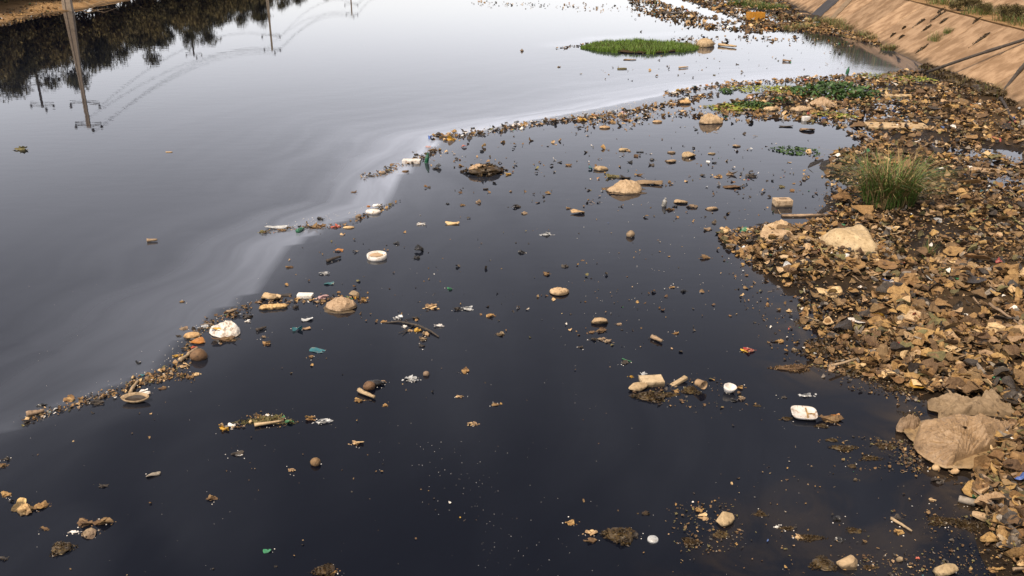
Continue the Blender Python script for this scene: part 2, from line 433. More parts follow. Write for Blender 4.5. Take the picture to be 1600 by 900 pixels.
def stick(seed, L, r0, bend=.08, n=6, k=7):
    rg = np.random.default_rng(seed); t = np.linspace(-.5, .5, k)
    y = bend * L * np.cumsum(rg.normal(size=k)) * .3; z = r0 + bend * L * .25 * np.abs(rg.normal(size=k))
    return tube(np.stack([t * L, y - y.mean(), z], -1), r0 * np.linspace(1.1, .65, k) * rg.uniform(.85, 1.15, k), n)
def lathe(prof, n=28, sx=1., sy=1., p=1.0, seed=None, amp=0.):
    """turn a profile [(r, z)]; p<1 squares the outline"""
    a = np.linspace(0, 2 * np.pi, n, endpoint=False)
    ca, sa = np.cos(a), np.sin(a)
    X = np.sign(ca) * np.abs(ca) ** p; Y = np.sign(sa) * np.abs(sa) ** p
    prof = [(max(r, 1e-3), z) for r, z in prof]
    V = np.array([(X[i] * r * sx, Y[i] * r * sy, z) for i in range(n) for r, z in prof])
    F = grid_faces(n, len(prof), True)
    if amp:
        s = max(abs(V).max(), 1e-6)
        V += amp * s * np.stack([wob(V / s * 2, seed + k, 1.) for k in range(3)], -1)
    return V, F
def cup_mesh(seed, r, h, lean=True, crush=.06):
    V, F = lathe([(0, .004), (r * .78, 0), (r * .8, .01), (r, h), (r * 1.06, h), (r * .96, h * .98), (r * .74, .02), (0, .02)], 22, seed=seed, amp=crush)
    return V, F
def bottle_mesh(seed, L, r):
    V, F = lathe([(0, 0), (r * .85, 0), (r, .06 * L), (r, .22 * L), (r * .94, .24 * L), (r, .27 * L), (r, .62 * L), (r * .9, .70 * L), (r * .42, .86 * L), (r * .36, .93 * L), (r * .45, .935 * L), (r * .42, L), (0, L)], 18, seed=seed, amp=.03)
    return V, F
def lay(V, r):                                         # lay a turned thing on its side: z axis -> x axis
    V = V[:, [2, 1, 0]] * np.array([1, 1, -1]); V = V.copy(); V[:, 0] -= V[:, 0].mean(); V[:, 2] += r
    return V
def clump(seed, w, d, h, n=260, s=.05):
    """soaked weeds and shreds matted into a low heap"""
    r = np.random.default_rng(seed); parts = [lump(seed, w * .85, d * .85, h * .8, .35, 0, 3, 3.0)]
    for i in range(n):
        a, q = r.uniform(0, 6.283), math.sqrt(r.uniform(0, 1))
        x, y = math.cos(a) * q, math.sin(a) * q
        lo = 1 + .35 * math.sin(3 * a + seed)
        k = s * r.uniform(.5, 1.6)
        V = np.array([(-k, -k * .3, 0), (0, -k * .45, k * .3), (k, 0, 0), (0, k * .45, k * .25)])
        V = rot(V, r.normal() * .7, r.normal() * .7, r.uniform(0, 6.28))
        V += (x * w / 2 * lo, y * d / 2 * lo, h * (1 - q * q) * .8 * r.uniform(.4, 1.1))
        parts.append((V, np.array([(0, 1, 2), (0, 2, 3)])))
    return join(parts)
def blades(seed, n, spread, h0, h1, wid, lean=.35, squash=1.0, seg=4, base_pow=.6, bed=None):
    r = np.random.default_rng(seed); Vs, Fs, k = [], [], 0
    for i in range(n):
        a, q = r.uniform(0, 6.283), r.uniform(0, 1) ** base_pow
        bx, by = math.cos(a) * q * spread, math.sin(a) * q * spread * squash
        bz = bed(bx, by) if bed else 0.0
        h = r.uniform(h0, h1); ln = lean * r.uniform(.3, 1.5); az = r.normal(a, 1.0)
        dx, dy = math.cos(az), math.sin(az); px, py = -dy, dx
        w = wid * r.uniform(.6, 1.3)
        V = []
        for s in range(seg):
            t = s / seg; o = ln * h * t ** 2
            zz = bz + h * t * (1 - .35 * ln * t * t)
            ww = w * (1 - t * .75)
            V += [(bx + dx * o + px * ww, by + dy * o + py * ww, zz), (bx + dx * o - px * ww, by + dy * o - py * ww, zz)]
        V.append((bx + dx * ln * h, by + dy * ln * h, bz + h * (1 - .35 * ln)))
        F = []
        for s in range(seg - 1):
            b = 2 * s; F += [(b, b + 1, b + 3), (b, b + 3, b + 2)]
        F.append((2 * seg - 2, 2 * seg - 1, 2 * seg))
        Vs += V; Fs += [tuple(c + k for c in f) for f in F]; k += len(V)
    return np.array(Vs), np.array(Fs)
def leaf_cloud(seed, blobs, n, s0, s1, shell=.55):
    """leaf-sized folded faces spread through several uneven blobs [(x,y,z,rx,ry,rz)]"""
    r = np.random.default_rng(seed); B = np.array(blobs); wgt = (B[:, 3] * B[:, 4] * B[:, 5]) ** .66; wgt /= wgt.sum()
    ids = r.choice(len(B), n, p=wgt)
    d = r.normal(size=(n, 3)); d /= np.linalg.norm(d, axis=1, keepdims=True)
    q = (shell + (1 - shell) * r.uniform(size=n)) * (1 + .22 * wob(d * 3 + ids[:, None], seed, 1.3))
    C = B[ids, :3] + d * q[:, None] * B[ids, 3:]
    s = r.uniform(s0, s1, n)[:, None]
    a = r.normal(size=(n, 3)); a /= np.linalg.norm(a, axis=1, keepdims=True)
    b = np.cross(a, r.normal(size=(n, 3))); b /= np.linalg.norm(b, axis=1, keepdims=True)
    V = np.stack([C - a * s, C + b * s * .5, C + a * s, C - b * s * .5], 1).reshape(-1, 3)
    k = np.arange(n)[:, None] * 4
    return V, np.concatenate([k + [0, 1, 2], k + [0, 2, 3]])

def domed(outline_px, H, seed, pleat=None, amp=.02, n_pleat=26, crumple=.02, p=2.2, flat=.5, rings=30, na=120, tilt_up=0., sag=0., valley=None):
    """a filled or draped thing of the given ground outline: domed top, pleats fanning from a point, crumples, a base below the ground"""
    O = np.array(outline_px, float); y0, y1 = O[:, 1].max(), O[:, 1].min()
    W = np.array([at(x, y, flat * H * (y0 - y) / max(y0 - y1, 1e-6)) for x, y in O])
    zc = W.mean(0)
    C = W.mean(0); W = W - C
    L = np.concatenate([[0], np.cumsum(np.linalg.norm(np.diff(np.vstack([W, W[:1]]), axis=0), axis=1))])
    t = np.linspace(0, L[-1], na, endpoint=False); Wc = np.vstack([W, W[:1]])
    B = np.stack([np.interp(t, L, Wc[:, 0]), np.interp(t, L, Wc[:, 1])], -1)
    for _ in range(2): B = (B * 2 + np.roll(B, 1, 0) + np.roll(B, -1, 0)) / 4
    rho = np.concatenate([[0.0], np.linspace(.05, 1, rings)]) ** .8
    P = (B[:, None, :] * rho[None, :, None]); R2 = np.broadcast_to(rho, P.shape[:2]).ravel(); P = P.reshape(-1, 2)
    size = np.sqrt(np.abs(np.cross(B, np.roll(B, -1, 0)).sum()) / 2)
    q = P / size * 4
    dome = (1 - R2 ** p) ** .6
    z = H * dome * (1 + .28 * wob(q, seed, .8) - sag * np.exp(-(R2 / .45) ** 2))
    if pleat is not None:
        cs = [pleat] if isinstance(pleat[0], (int, float)) else list(pleat)
        tot = np.zeros(len(P)); wsum = np.zeros(len(P))
        for c_i, pc in enumerate(cs):
            T = at(*pc) - C; d = P - T; ang = np.arctan2(d[:, 1], d[:, 0]); dist = np.linalg.norm(d, axis=1) / size
            e = np.stack([ang * n_pleat * .34 + 1.1 * wob(q, seed + 1 + c_i, .8), dist * 2.2], -1)
            w = 1 - np.abs(wob(e, seed + 5 + c_i, 1.0, 5)); w2 = 1 - np.abs(wob(e * (2.3, 1.5), seed + 7 + c_i, 1.0, 5))
            v = (np.clip(w, 0, 1) ** 2 + .55 * np.clip(w2, 0, 1) ** 2 - .6) * np.clip(dist * 3, .25, 1)
            ww = 1 / (dist + .08) ** 4; tot += v * ww; wsum += ww
        z += amp * tot / wsum * np.clip(dome * 2, 0, 1) * (.65 + .5 * np.clip(wob(q, seed + 8, .9), -.7, 1))
        if len(cs) > 1:
            A_, B_ = at(*valley[0]) - C, at(*valley[1]) - C
            z -= .22 * H * np.exp(-(seg_dist(P, A_, B_)[0] / size / .09) ** 2) * np.clip(dome * 2, 0, 1)
    z += crumple * (wob(q, seed + 2, 1.6) + 1.3 * np.clip(1 - np.abs(wob(q, seed + 3, 2.0)) * 1.7, 0, 1) ** 2 + .8 * np.clip(1 - np.abs(wob(q, seed + 9, 4.2)) * 1.7, 0, 1) ** 2 + .35 * wob(q, seed + 4, 6.) - .35 * np.abs(wob(q, seed + 6, 9., 11)) - .5) * np.clip(dome * 2.5, .15, 1)
    z += tilt_up * P[:, 1] / size
    V = np.stack([P[:, 0], P[:, 1], z + .012], -1)
    nr = len(rho); F = grid_faces(na, nr, True)
    base = np.stack([B[:, 0] * .97, B[:, 1] * .97, np.full(na, -.05)], -1); k = len(V)
    E = []
    for i in range(na):
        j = (i + 1) % na; a, b = i * nr + nr - 1, j * nr + nr - 1
        E += [(a, k + i, k + j), (a, k + j, b), (k + na, k + j, k + i)]
    V = np.vstack([V, base, [(0, 0, -.05)]])
    return (V, np.vstack([F, E])), C
# ------------------------------------------------------------------ objects
def to_mesh(name, V, F, smooth=False, mi=None):
    me = bpy.data.meshes.new(name)
    V = np.ascontiguousarray(V, dtype=np.float32); F = np.ascontiguousarray(F, dtype=np.int32)
    me.vertices.add(len(V)); me.vertices.foreach_set('co', V.ravel())
    me.loops.add(F.size); me.loops.foreach_set('vertex_index', F.ravel())
    me.polygons.add(len(F)); me.polygons.foreach_set('loop_start', np.arange(0, F.size, 3, dtype=np.int32))
    if mi is not None: me.polygons.foreach_set('material_index', np.asarray(mi, dtype=np.int32))
    me.polygons.foreach_set('use_smooth', np.full(len(F), bool(smooth)))
    me.update(calc_edges=True); me.validate()
    return me
def obj(name, VF, mat, parent=None, loc=(0, 0, 0), rz=0., smooth=False, tilt=(0, 0), label=None):
    me = VF if isinstance(VF, bpy.types.Mesh) else to_mesh(name, VF[0], VF[1], smooth)
    o = bpy.data.objects.new(name, me); COL.objects.link(o)
    if mat and not me.materials: me.materials.append(MATS[mat])
    o.parent = parent; o.location = loc; o.rotation_euler = (tilt[0], tilt[1], rz)
    if label: o['label'] = label
    return o
def empty(name, loc=(0, 0, 0), rz=0.):
    o = bpy.data.objects.new(name, None); COL.objects.link(o); o.location = loc; o.rotation_euler = (0, 0, rz)
    o.empty_display_size = .1
    return o
def tag(o, label=None, cat=None, group=None, kind=None):
    if label: o['label'] = label
    if cat: o['category'] = cat
    if group: o['group'] = group
    if kind: o['kind'] = kind
    return o

# ------------------------------------------------------------------ the mud bank's height
def poly_w(px):
    return np.array([at(x, y) for x, y in px])
def seg_dist(P, A, B):
    d = B - A; t = np.clip(((P - A) @ d) / (d @ d), 0, 1)
    return np.linalg.norm(P - A - t[:, None] * d, axis=1), t
def signed(P, poly):
    dist = np.full(len(P), 1e9); ins = np.zeros(len(P), bool); n = len(poly)
    for i in range(n):
        A, B = poly[i], poly[(i + 1) % n]
        dist = np.minimum(dist, seg_dist(P, A, B)[0])
        c = (A[1] > P[:, 1]) != (B[1] > P[:, 1])
        ins ^= c & (P[:, 0] < (B[0] - A[0]) * (P[:, 1] - A[1]) / (B[1] - A[1] + 1e-12) + A[0])
    return np.where(ins, dist, -dist)
LAND = poly_w([(1640, 960), (1575, 890), (1545, 815), (1490, 750), (1430, 700), (1425, 655), (1452, 625), (1400, 600), (1330, 585), (1270, 578), (1262, 530), (1245, 470), (1195, 430), (1140, 392),
               (1118, 366), (1185, 352), (1262, 350), (1300, 322), (1292, 285), (1265, 262), (1300, 240), (1345, 222), (1300, 196), (1220, 186), (1130, 182), (1115, 166), (1180, 148), (1270, 128), (1352, 121), (1400, 108), (1440, 100)])
LAND = np.vstack([LAND, [TOE + DIR * 9.6 + NRM * 1.5], [TOE - DIR * 26 + NRM * 1.5], [at(2600, 960)]])
FAR = poly_w([(1110, 14), (1150, 30), (1185, 40), (1240, 36), (1265, 33), (1300, 46), (1345, 57), (1386, 72)])
FAR = np.vstack([FAR, [TOE + DIR * 13.5 + NRM * 1.5], [TOE + DIR * 70 + NRM * 1.5], [at(960, -40)], [at(1050, -8)]])
def height(P):
    P = np.asarray(P, float)
    s = np.maximum(signed(P, LAND), signed(P, FAR) * .9)
    n = wob(P, 31, 1.1, 9) * .6 + wob(P, 32, 3.0, 9) * .3 + wob(P, 33, 7.0, 9) * .18
    z = np.where(s > 0, .012 + .085 * (1 - np.exp(-s / .9)), np.maximum(s * .16, -.35))
    px, py, _ = proj(P[:, 0], P[:, 1], 0.0)
    wet = (.35 + 1.25 * np.clip((430 - py) / 200, 0, 1)) * (s > 0) * np.clip(.75 + .8 * wob(P, 35, .8, 9), 0, 1.5)                # upper right: puddles between the litter
    return z + n * .045 - wet * .062
# grid over the bank; finer near the camera
gx = np.arange(1.0, 26.0, .09)
gy = [4.6]
while gy[-1] < 92: gy.append(gy[-1] + .05 + .0038 * gy[-1])
gy = np.array(gy)
GX, GY = np.meshgrid(gx, gy, indexing='ij')
GP = np.stack([GX.ravel(), GY.ravel()], -1)
GZ = height(GP)
_q = (GP - TOE) @ NRM                                              # keep the bank under the slabs
GZ = np.where(_q > .4, np.minimum(GZ, .03), GZ)
GZg = GZ.reshape(GX.shape)
def ground(x, y):
    i = np.clip(np.searchsorted(gx, x) - 1, 0, len(gx) - 2); j = np.clip(np.searchsorted(gy, y) - 1, 0, len(gy) - 2)
    a = np.clip((x - gx[i]) / (gx[i + 1] - gx[i]), 0, 1); b = np.clip((y - gy[j]) / (gy[j + 1] - gy[j]), 0, 1)
    z = (GZg[i, j] * (1 - a) + GZg[i + 1, j] * a) * (1 - b) + (GZg[i, j + 1] * (1 - a) + GZg[i + 1, j + 1] * a) * b
    return np.where((np.asarray(x) < gx[0] + .05) | (np.asarray(y) < gy[0]), -.3, z)
tag(obj('mud_bank', (np.stack([GX.ravel(), GY.ravel(), GZ], -1), grid_faces(len(gx), len(gy))), 'mud', smooth=True), kind='structure')

# river bed and far land: one sheet to the horizon, under everything
tag(obj('ground', (np.array([(-3000, -400, -.9), (3000, -400, -.9), (3000, 5000, -.9), (-3000, 5000, -.9)]), np.array([(0, 1, 2), (0, 2, 3)])), 'dry_soil'), kind='structure')

# ------------------------------------------------------------------ water
def water():
    xs = np.concatenate([-np.geomspace(2600, 31, 14)[:-1], np.arange(-30, 22.01, .2), np.geomspace(23, 2600, 14)])
    ys = np.concatenate([[-380, -60, 0, 3], np.arange(4.5, 30, .12), np.arange(30, 76, .3), np.geomspace(77, 4800, 18)])
    X, Y = np.meshgrid(xs, ys, indexing='ij'); P = np.stack([X.ravel(), Y.ravel()], -1)
    line = poly_w([(-260, 790), (-60, 705), (35, 660), (130, 622), (220, 588), (285, 535), (330, 492), (385, 462), (425, 425), (455, 385), (520, 352), (600, 325), (612, 296), (640, 262), (672, 232), (690, 214), (760, 202), (830, 188), (920, 172), (1000, 156), (1090, 137), (1200, 127), (1330, 118)])
    best = np.full(len(P), 1e9); side = np.zeros(len(P)); along = np.zeros(len(P)); acc = 0.
    for A, B in zip(line[:-1], line[1:]):
        d, t = seg_dist(P, A, B); L = np.linalg.norm(B - A)
        cr = (B[0] - A[0]) * (P[:, 1] - A[1]) - (B[1] - A[1]) * (P[:, 0] - A[0])
        m = d < best
        best = np.where(m, d, best); side = np.where(m, np.sign(cr), side); along = np.where(m, acc + t * L, along); acc += L
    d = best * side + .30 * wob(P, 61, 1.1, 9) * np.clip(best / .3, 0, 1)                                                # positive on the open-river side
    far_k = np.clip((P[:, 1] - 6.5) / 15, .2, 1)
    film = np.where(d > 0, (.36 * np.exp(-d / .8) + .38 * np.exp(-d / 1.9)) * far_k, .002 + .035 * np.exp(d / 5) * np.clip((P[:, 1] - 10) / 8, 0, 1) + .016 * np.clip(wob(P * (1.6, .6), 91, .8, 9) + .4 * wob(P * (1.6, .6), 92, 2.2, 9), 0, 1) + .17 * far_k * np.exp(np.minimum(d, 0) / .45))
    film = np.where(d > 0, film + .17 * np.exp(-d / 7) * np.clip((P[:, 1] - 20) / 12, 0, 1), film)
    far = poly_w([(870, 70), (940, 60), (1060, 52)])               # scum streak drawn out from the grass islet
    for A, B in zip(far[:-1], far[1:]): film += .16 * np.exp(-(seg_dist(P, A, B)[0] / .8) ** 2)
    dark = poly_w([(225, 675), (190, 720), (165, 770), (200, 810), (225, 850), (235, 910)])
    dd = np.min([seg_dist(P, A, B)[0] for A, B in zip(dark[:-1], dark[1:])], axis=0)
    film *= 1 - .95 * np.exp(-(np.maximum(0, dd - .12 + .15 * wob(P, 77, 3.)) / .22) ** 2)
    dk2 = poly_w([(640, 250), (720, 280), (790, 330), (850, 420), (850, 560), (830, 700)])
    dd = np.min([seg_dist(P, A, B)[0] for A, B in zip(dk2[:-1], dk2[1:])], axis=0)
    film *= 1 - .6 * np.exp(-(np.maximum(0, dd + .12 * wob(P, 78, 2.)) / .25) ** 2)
    s = np.maximum(signed(P, LAND), signed(P, FAR))
    pool = poly_w([(1120, 800), (1300, 740), (1480, 760), (1560, 900), (1050, 930), (1040, 840)])
    silt = np.clip(np.exp(np.minimum(s, 0) / .28), 0, 1) * .9 + np.clip(.5 + signed(P, pool) / .6, 0, 1) * .24
    px, py, _ = proj(P[:, 0], np.maximum(P[:, 1], 3), 0.0)
    silt *= np.clip((py - 330) / 200, .12, 1)
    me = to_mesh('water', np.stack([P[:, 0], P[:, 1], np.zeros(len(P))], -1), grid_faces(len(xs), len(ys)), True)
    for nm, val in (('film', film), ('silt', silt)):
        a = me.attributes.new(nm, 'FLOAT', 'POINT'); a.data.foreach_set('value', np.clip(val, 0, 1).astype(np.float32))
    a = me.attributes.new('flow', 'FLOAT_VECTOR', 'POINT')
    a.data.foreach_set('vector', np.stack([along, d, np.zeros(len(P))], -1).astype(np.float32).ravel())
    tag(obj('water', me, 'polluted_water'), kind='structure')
water()

# ------------------------------------------------------------------ right side: sloping concrete embankment of separate slabs
RISE = 1.66; RUN = RISE / math.tan(SLOPE); SLEN = RISE / math.sin(SLOPE); BERM = 1.5
YAW = math.atan2(DIR[1], DIR[0])
def bank_pt(s, n, z=0.):
    p = TOE + DIR * s + NRM * n
    return np.array([p[0], p[1], z])
def embankment():
    root = empty('concrete_embankment', bank_pt(0, 0), YAW)
    tag(root, 'tan concrete slab embankment sloping up on the right above the debris', 'embankment')
    W = 2.4
    def strips(nm, s0, n0, z0, length, count):
        def slab(seed, w):
            V, F = block(seed, w, length, .14, .18, .0012, 1)
            V[:, 1] += length / 2; V[:, 2] -= .14
            return to_mesh(nm, V, F)
        kinds = [slab(60 + k, W - .07) for k in range(5)]
        for k in range(count):
            me = kinds[k % 5]
            if not me.materials: me.materials.append(MATS['slab_concrete'])
            o = bpy.data.objects.new(nm, me); COL.objects.link(o); o.parent = root
            # local frame of root: x along bank, -y up the slope
            o.rotation_euler = (-SLOPE, 0, math.pi)
            o.rotation_euler = Euler((SLOPE, 0, math.pi)); o.location = (s0 + k * W, -n0, z0 + .004 * ((k * 7) % 5 - 2))
    strips('slab', -23.4, -.06, -.05, SLEN + .02, 56)
    strips('slab', -22.6, RUN + BERM, RISE + .02, 2.2, 55)
    # bedding under the joints and the level berm between the two slopes
    n0, n1, n2, n3 = 0.0, RUN, RUN + BERM, RUN + BERM + 2.2 * math.cos(SLOPE)
    z3 = RISE + 2.2 * math.sin(SLOPE)
    prof = [(-.3, -.6), (n0 + .16, -.12), (n1 + .12, RISE - .14), (n1 + .06, RISE - .03), (n2, RISE - .03), (n3 + .08, z3 - .12), (n3 + .09, z3 - .02), (n3 + 3, z3)]
    ss = np.concatenate([np.arange(-26, 90, .5), [100, 140, 220, 400, 900, 3000]])
    V = np.array([(s, -n, z) for s in ss for n, z in prof])
    V[:, 2] += np.where(np.abs(V[:, 2] - RISE + .03) < .02, .02 * wob(V[:, :2], 5, 2.) + .015, 0)
    obj('bedding', (V, grid_faces(len(ss), len(prof))), 'dry_soil', root, label='brown earth berm between the lower and upper slabs')
    # dark wet run and brown run down one slab
    def run(name, px, mat, lift):
        pts = [onslope(x, y, 0) for x, y in px]
        Mi = Matrix.Translation(Vector(bank_pt(0, 0))) @ Matrix.Rotation(YAW, 4, 'Z'); Mi = Mi.inverted()
        q = np.array([Mi @ Vector(p) for p in pts])
        a0, a1, b1, b0 = q
        V = []
        for i in range(12):
            t = i / 11
            for j in range(4):
                u = j / 3; p = (a0 * (1 - t) + a1 * t) * (1 - u) + (b0 * (1 - t) + b1 * t) * u
                p = p + np.array([.05 * math.sin(i * 1.7 + j) * (j in (0, 3)), 0, 0])
                V.append(p + np.array([0, math.sin(SLOPE), math.cos(SLOPE)]) * lift)
        obj(name, (np.array(V), grid_faces(12, 4)), mat, root)
    run('drain_run', [(1264, 26), (1293, 0), (1312, 0), (1280, 28)], 'wet_stain', .02)
    run('silt_run', [(1296, 29), (1323, 0), (1332, 0), (1303, 30)], 'brown_cloth', .02)
    # weedy crust strips lodged in joints
    for k, (x, y, L, w) in enumerate([(1465, 26, .9, .14), (1438, 35, .6, .1), (1449, 44, .5, .12), (1475, 33, .4, .1), (1526, 33, .45, .06), (1409, 58, .3, .08), (1396, 55, .3, .06), (1535, 60, .9, .13), (1442, 76, .55, .18), (1413, 44, .2, .06), (1470, 17, .4, .07)]):
        p = onslope(x, y, .0)
        V, F = clump(400 + k, L, w * 1.2, .09, 70, .045)
        o = obj('crust', (V, F), 'wet_weed', None, p)
        Mw = Matrix.Translation(Vector(p)) @ Matrix.Rotation(YAW - math.pi / 2, 4, 'Z') @ Matrix.Rotation(-SLOPE, 4, 'Y') @ Matrix.Rotation(.25, 4, 'Z')
        root_m = Matrix.Translation(Vector(bank_pt(0, 0))) @ Matrix.Rotation(YAW, 4, 'Z')
        o.parent = root; o.matrix_local = root_m.inverted() @ Mw
    return z3, n3
Z3, N3 = embankment()
# the land behind the embankment
V = np.array([bank_pt(s, n, Z3 - .03) for s in (-200, 84, 3000) for n in (N3 + .6, N3 + 60, 1800)])
tag(obj('field', (V, grid_faces(3, 3)), 'dry_soil'), kind='structure')

# ------------------------------------------------------------------ left bank
def left_shore(y):
    return -28.2 + .35 * np.sin(y * .31) + .25 * np.sin(y * .83 + 1) - np.clip(58 - y, 0, 30) * .03
def left_z(x, y):
    u = left_shore(y) - x
    P = np.array([[x, y]])
    return max(0., float(np.where(u < 0, u * .3, .45 * (1 - np.exp(-u / 1.6)) + np.clip(u - 3, 0, 8) * .06) + .05 * wob(P, 8, 1.4)[0] + .03 * wob(P, 9, 4.)[0]))
def left_bank():
    ys = np.concatenate([[-200, 0, 30], np.arange(40, 80, .4), np.arange(80, 190, 2), [300, 900, 4000]])
    us = np.concatenate([np.linspace(-1.2, 6, 34), [8, 12, 30, 200, 2400]])
    U, Y = np.meshgrid(us, ys, indexing='ij')
    X = left_shore(Y) - U
    P = np.stack([X.ravel(), Y.ravel()], -1)
    Z = np.where(U < 0, U * .3, .45 * (1 - np.exp(-U / 1.6)) + np.clip(U - 3, 0, 8) * .06).ravel()
    Z = Z + .05 * wob(P, 8, 1.4) + .03 * wob(P, 9, 4.)
    tag(obj('left_bank', (np.stack([P[:, 0], P[:, 1], Z], -1), grid_faces(len(us), len(ys))), 'dry_soil', smooth=True), kind='structure')
left_bank()

# trees and shrubs on the left bank (seen as reflections in the water)
def tree_meshes(seed, H, leaf):
    r = np.random.default_rng(seed); bl = []
    for k in range(9):
        a = r.uniform(0, 6.28); q = r.uniform(.1, 1.) * H * .27
        bl.append((math.cos(a) * q, math.sin(a) * q, H * r.uniform(.36, .86), H * r.uniform(.11, .2), H * r.uniform(.11, .2), H * r.uniform(.09, .16)))
    crown = leaf_cloud(seed, bl, 5200, .05, .13, .25)
    parts = [tube([(0, 0, -.2), (.03 * H, .01 * H, H * .2), (0, .03 * H, H * .42), (.02 * H, 0, H * .7)], [H * .026, H * .02, H * .015, H * .006], 8)]
    for b in bl: parts.append(tube([(0.01, .01, H * .26), (b[0] * .5, b[1] * .5, (H * .26 + b[2]) * .55), b[:3]], [H * .011, H * .008, H * .003], 5))
    return to_mesh('crown', *crown), to_mesh('trunk', *join(parts))
def shrub_meshes(seed, H):
    r = np.random.default_rng(seed); bl = []
    for k in range(8):
        a = r.uniform(0, 6.28); q = r.uniform(0, 1.) * H * .55
        bl.append((math.cos(a) * q, math.sin(a) * q, H * r.uniform(.25, .7), H * r.uniform(.2, .34), H * r.uniform(.2, .34), H * r.uniform(.16, .28)))
    st = [tube([(0, 0, -.1), (b[0] * .4, b[1] * .4, b[2] * .6), b[:3]], [H * .02, H * .014, H * .006], 5) for b in bl]
    return to_mesh('crown', *leaf_cloud(seed, bl, 3400, .05, .12, .2)), to_mesh('stem', *join(st))
TREES = [tree_meshes(70 + k, 5.6, None) for k in range(4)]
SHRUBS = [shrub_meshes(90 + k, 2.6) for k in range(4)]
for c, t in TREES: c.materials.append(MATS['tree_leaf']); t.materials.append(MATS['bark'])
for c, t in SHRUBS: c.materials.append(MATS['shrub_leaf']); t.materials.append(MATS['bark'])
_rg = np.random.default_rng(12)
def nth(k):
    w = ['first', 'second', 'third', 'fourth', 'fifth', 'sixth', 'seventh', 'eighth', 'ninth', 'tenth', 'eleventh', 'twelfth']
    return w[k] if k < 12 else '%d%s' % (k + 1, {1: 'st', 2: 'nd', 3: 'rd'}.get((k + 1) % 10 if (k + 1) % 100 not in (11, 12, 13) else 0, 'th'))
def plant_wood(kind, meshes, x, y, z, sc, label, group):
    root = empty(kind, (x, y, z), _rg.uniform(0, 6.28)); root.scale = (sc[0], sc[0], sc[1])
    tag(root, label, 'tree' if 'tree' in kind else 'shrub', group)
    for nm, me in zip(('crown', 'trunk' if 'tree' in kind else 'stem'), meshes):
        o = bpy.data.objects.new(nm, me); COL.objects.link(o); o.parent = root
ty = [(57.5, .88), (61.5, .96), (65.5, .98), (69.3, 1.16), (74, .96), (78.5, 1.02), (82, 1.1), (86, .98), (90, .95), (95.5, 1.12), (100, 1.08), (105, .98), (110, 1.05), (116, 1.12), (122, 1.1), (129, 1.02), (137, 1.0), (146, 1.05), (156, 1.1), (167, 1.1)]
for k, (y, s) in enumerate(ty):
    plant_wood('bank_tree', TREES[k % 4], -32.6 - (k % 3) * .5 + (y - 60) * .02, y, .6, (s * 1.05, s * 1.03), f'dark olive tree mirrored at the left bank, {nth(k)} in the front row', 'trees on the left bank')
    plant_wood('bank_tree', TREES[(k + 2) % 4], -36.4 - (k % 2), y + 2, .8, (s, s * .98), f'dark olive tree mirrored at the left bank, {nth(k)} in the back row', 'trees on the left bank')
for k in range(70):
    y = 63.5 + k * 1.5 + _rg.uniform(-.6, .6); s = _rg.uniform(.75, 1.2)
    plant_wood('bank_shrub', SHRUBS[k % 4], -30.7 + (y - 60) * .012 + _rg.uniform(-.5, .3) - (1.2 if k < 4 else 0) - (k % 2) * .9, y, .3, (s * 1.25, s * (1.2 + .35 * (k % 2))), f'brownish shrub mirrored at the left shore, {nth(k)} beyond the thick pole', 'shrubs on the left bank')
for k in range(16):
    y = 49 + k * 1.05; s = _rg.uniform(.9, 1.3)
    plant_wood('bank_shrub', SHRUBS[(k + 1) % 4], -32.2 + _rg.uniform(-.8, .3), y, .3, (s * 1.15, s * 1.35), f'brownish shrub mirrored at the left shore, {nth(k)} from the left photo edge', 'shrubs on the left bank')

# utility poles and wires
P1 = at(107, 17); 
POLES = [(P1[0], P1[1]), (-25.6, 99.0), (-23.6, 138.6), (-21.6, 178.0)]
def pole(x, y, H, label, scale=1.0, simple=False):
    root = empty('utility_pole', (x, y, 0)); tag(root, label, 'utility pole', 'utility poles on the left bank')
    b, t = (.60 * scale, .24 * scale) if not simple else (.26, .16)
    prof = []
    zs = np.linspace(-.4, H, 9)
    for face, depth_ in (('shaft', .55),):
        V = []
        for z in zs:
            k = b + (t - b) * np.clip((z / H) / .62, 0, 1) ** .9; e = k * depth_
            for cx, cy in ((-k / 2, -e / 2), (-k * .18, -e / 2), (-k * .14, -e * .30), (k * .14, -e * .30), (k * .18, -e / 2), (k / 2, -e / 2), (k / 2, e / 2), (-k / 2, e / 2)):
                V.append((cx, cy, z))
        n = 8; F = []
        for i in range(len(zs) - 1):
            for j in range(n):
                a, c = i * n + j, i * n + (j + 1) % n
                F += [(a, c, c + n), (a, c + n, a + n)]
        m = len(V); V.append((0, 0, H)); F += [(m, m - 8 + j, m - 8 + (j + 1) % 8) for j in range(8)]
        obj('shaft', (np.array(V), np.array(F)), 'pole_concrete' if not simple else 'steel_dark', root)
    def arm(z, w, rise):
        o = obj('crossarm', join([tube([(0, 0, z), (s * w * .5, 0, z + rise * .6), (s * w, 0, z + rise)], .055 * scale, 6) for s in (-1, 1)]), 'steel_dark', root)
        for s in (-1, 1):
            V, F = lathe([(0, 0), (.035, 0), (.04, .08), (.09, .1), (.05, .14), (.085, .17), (.04, .22), (0, .24)], 10)
            obj('insulator', (V * 1.3, F), 'steel_dark', o, (s * w, 0, z + rise + .03))
    arm(H - .15, .85, -.12); arm(H - 1.75, .95, .12)
    V, F = lathe([(0, 0), (.05, 0), (.1, .1), (.05, .16), (.08, .22), (0, .28)], 10); obj('insulator', (V * 1.2, F), 'steel_dark', root, (.25, 0, H + .02))
    return root
pole(*POLES[0], 7.5, 'thick tapered concrete utility pole standing at the left water edge')
pole(*POLES[1], 7.5, 'second utility pole along the left bank, seen mirrored in the water', .75)
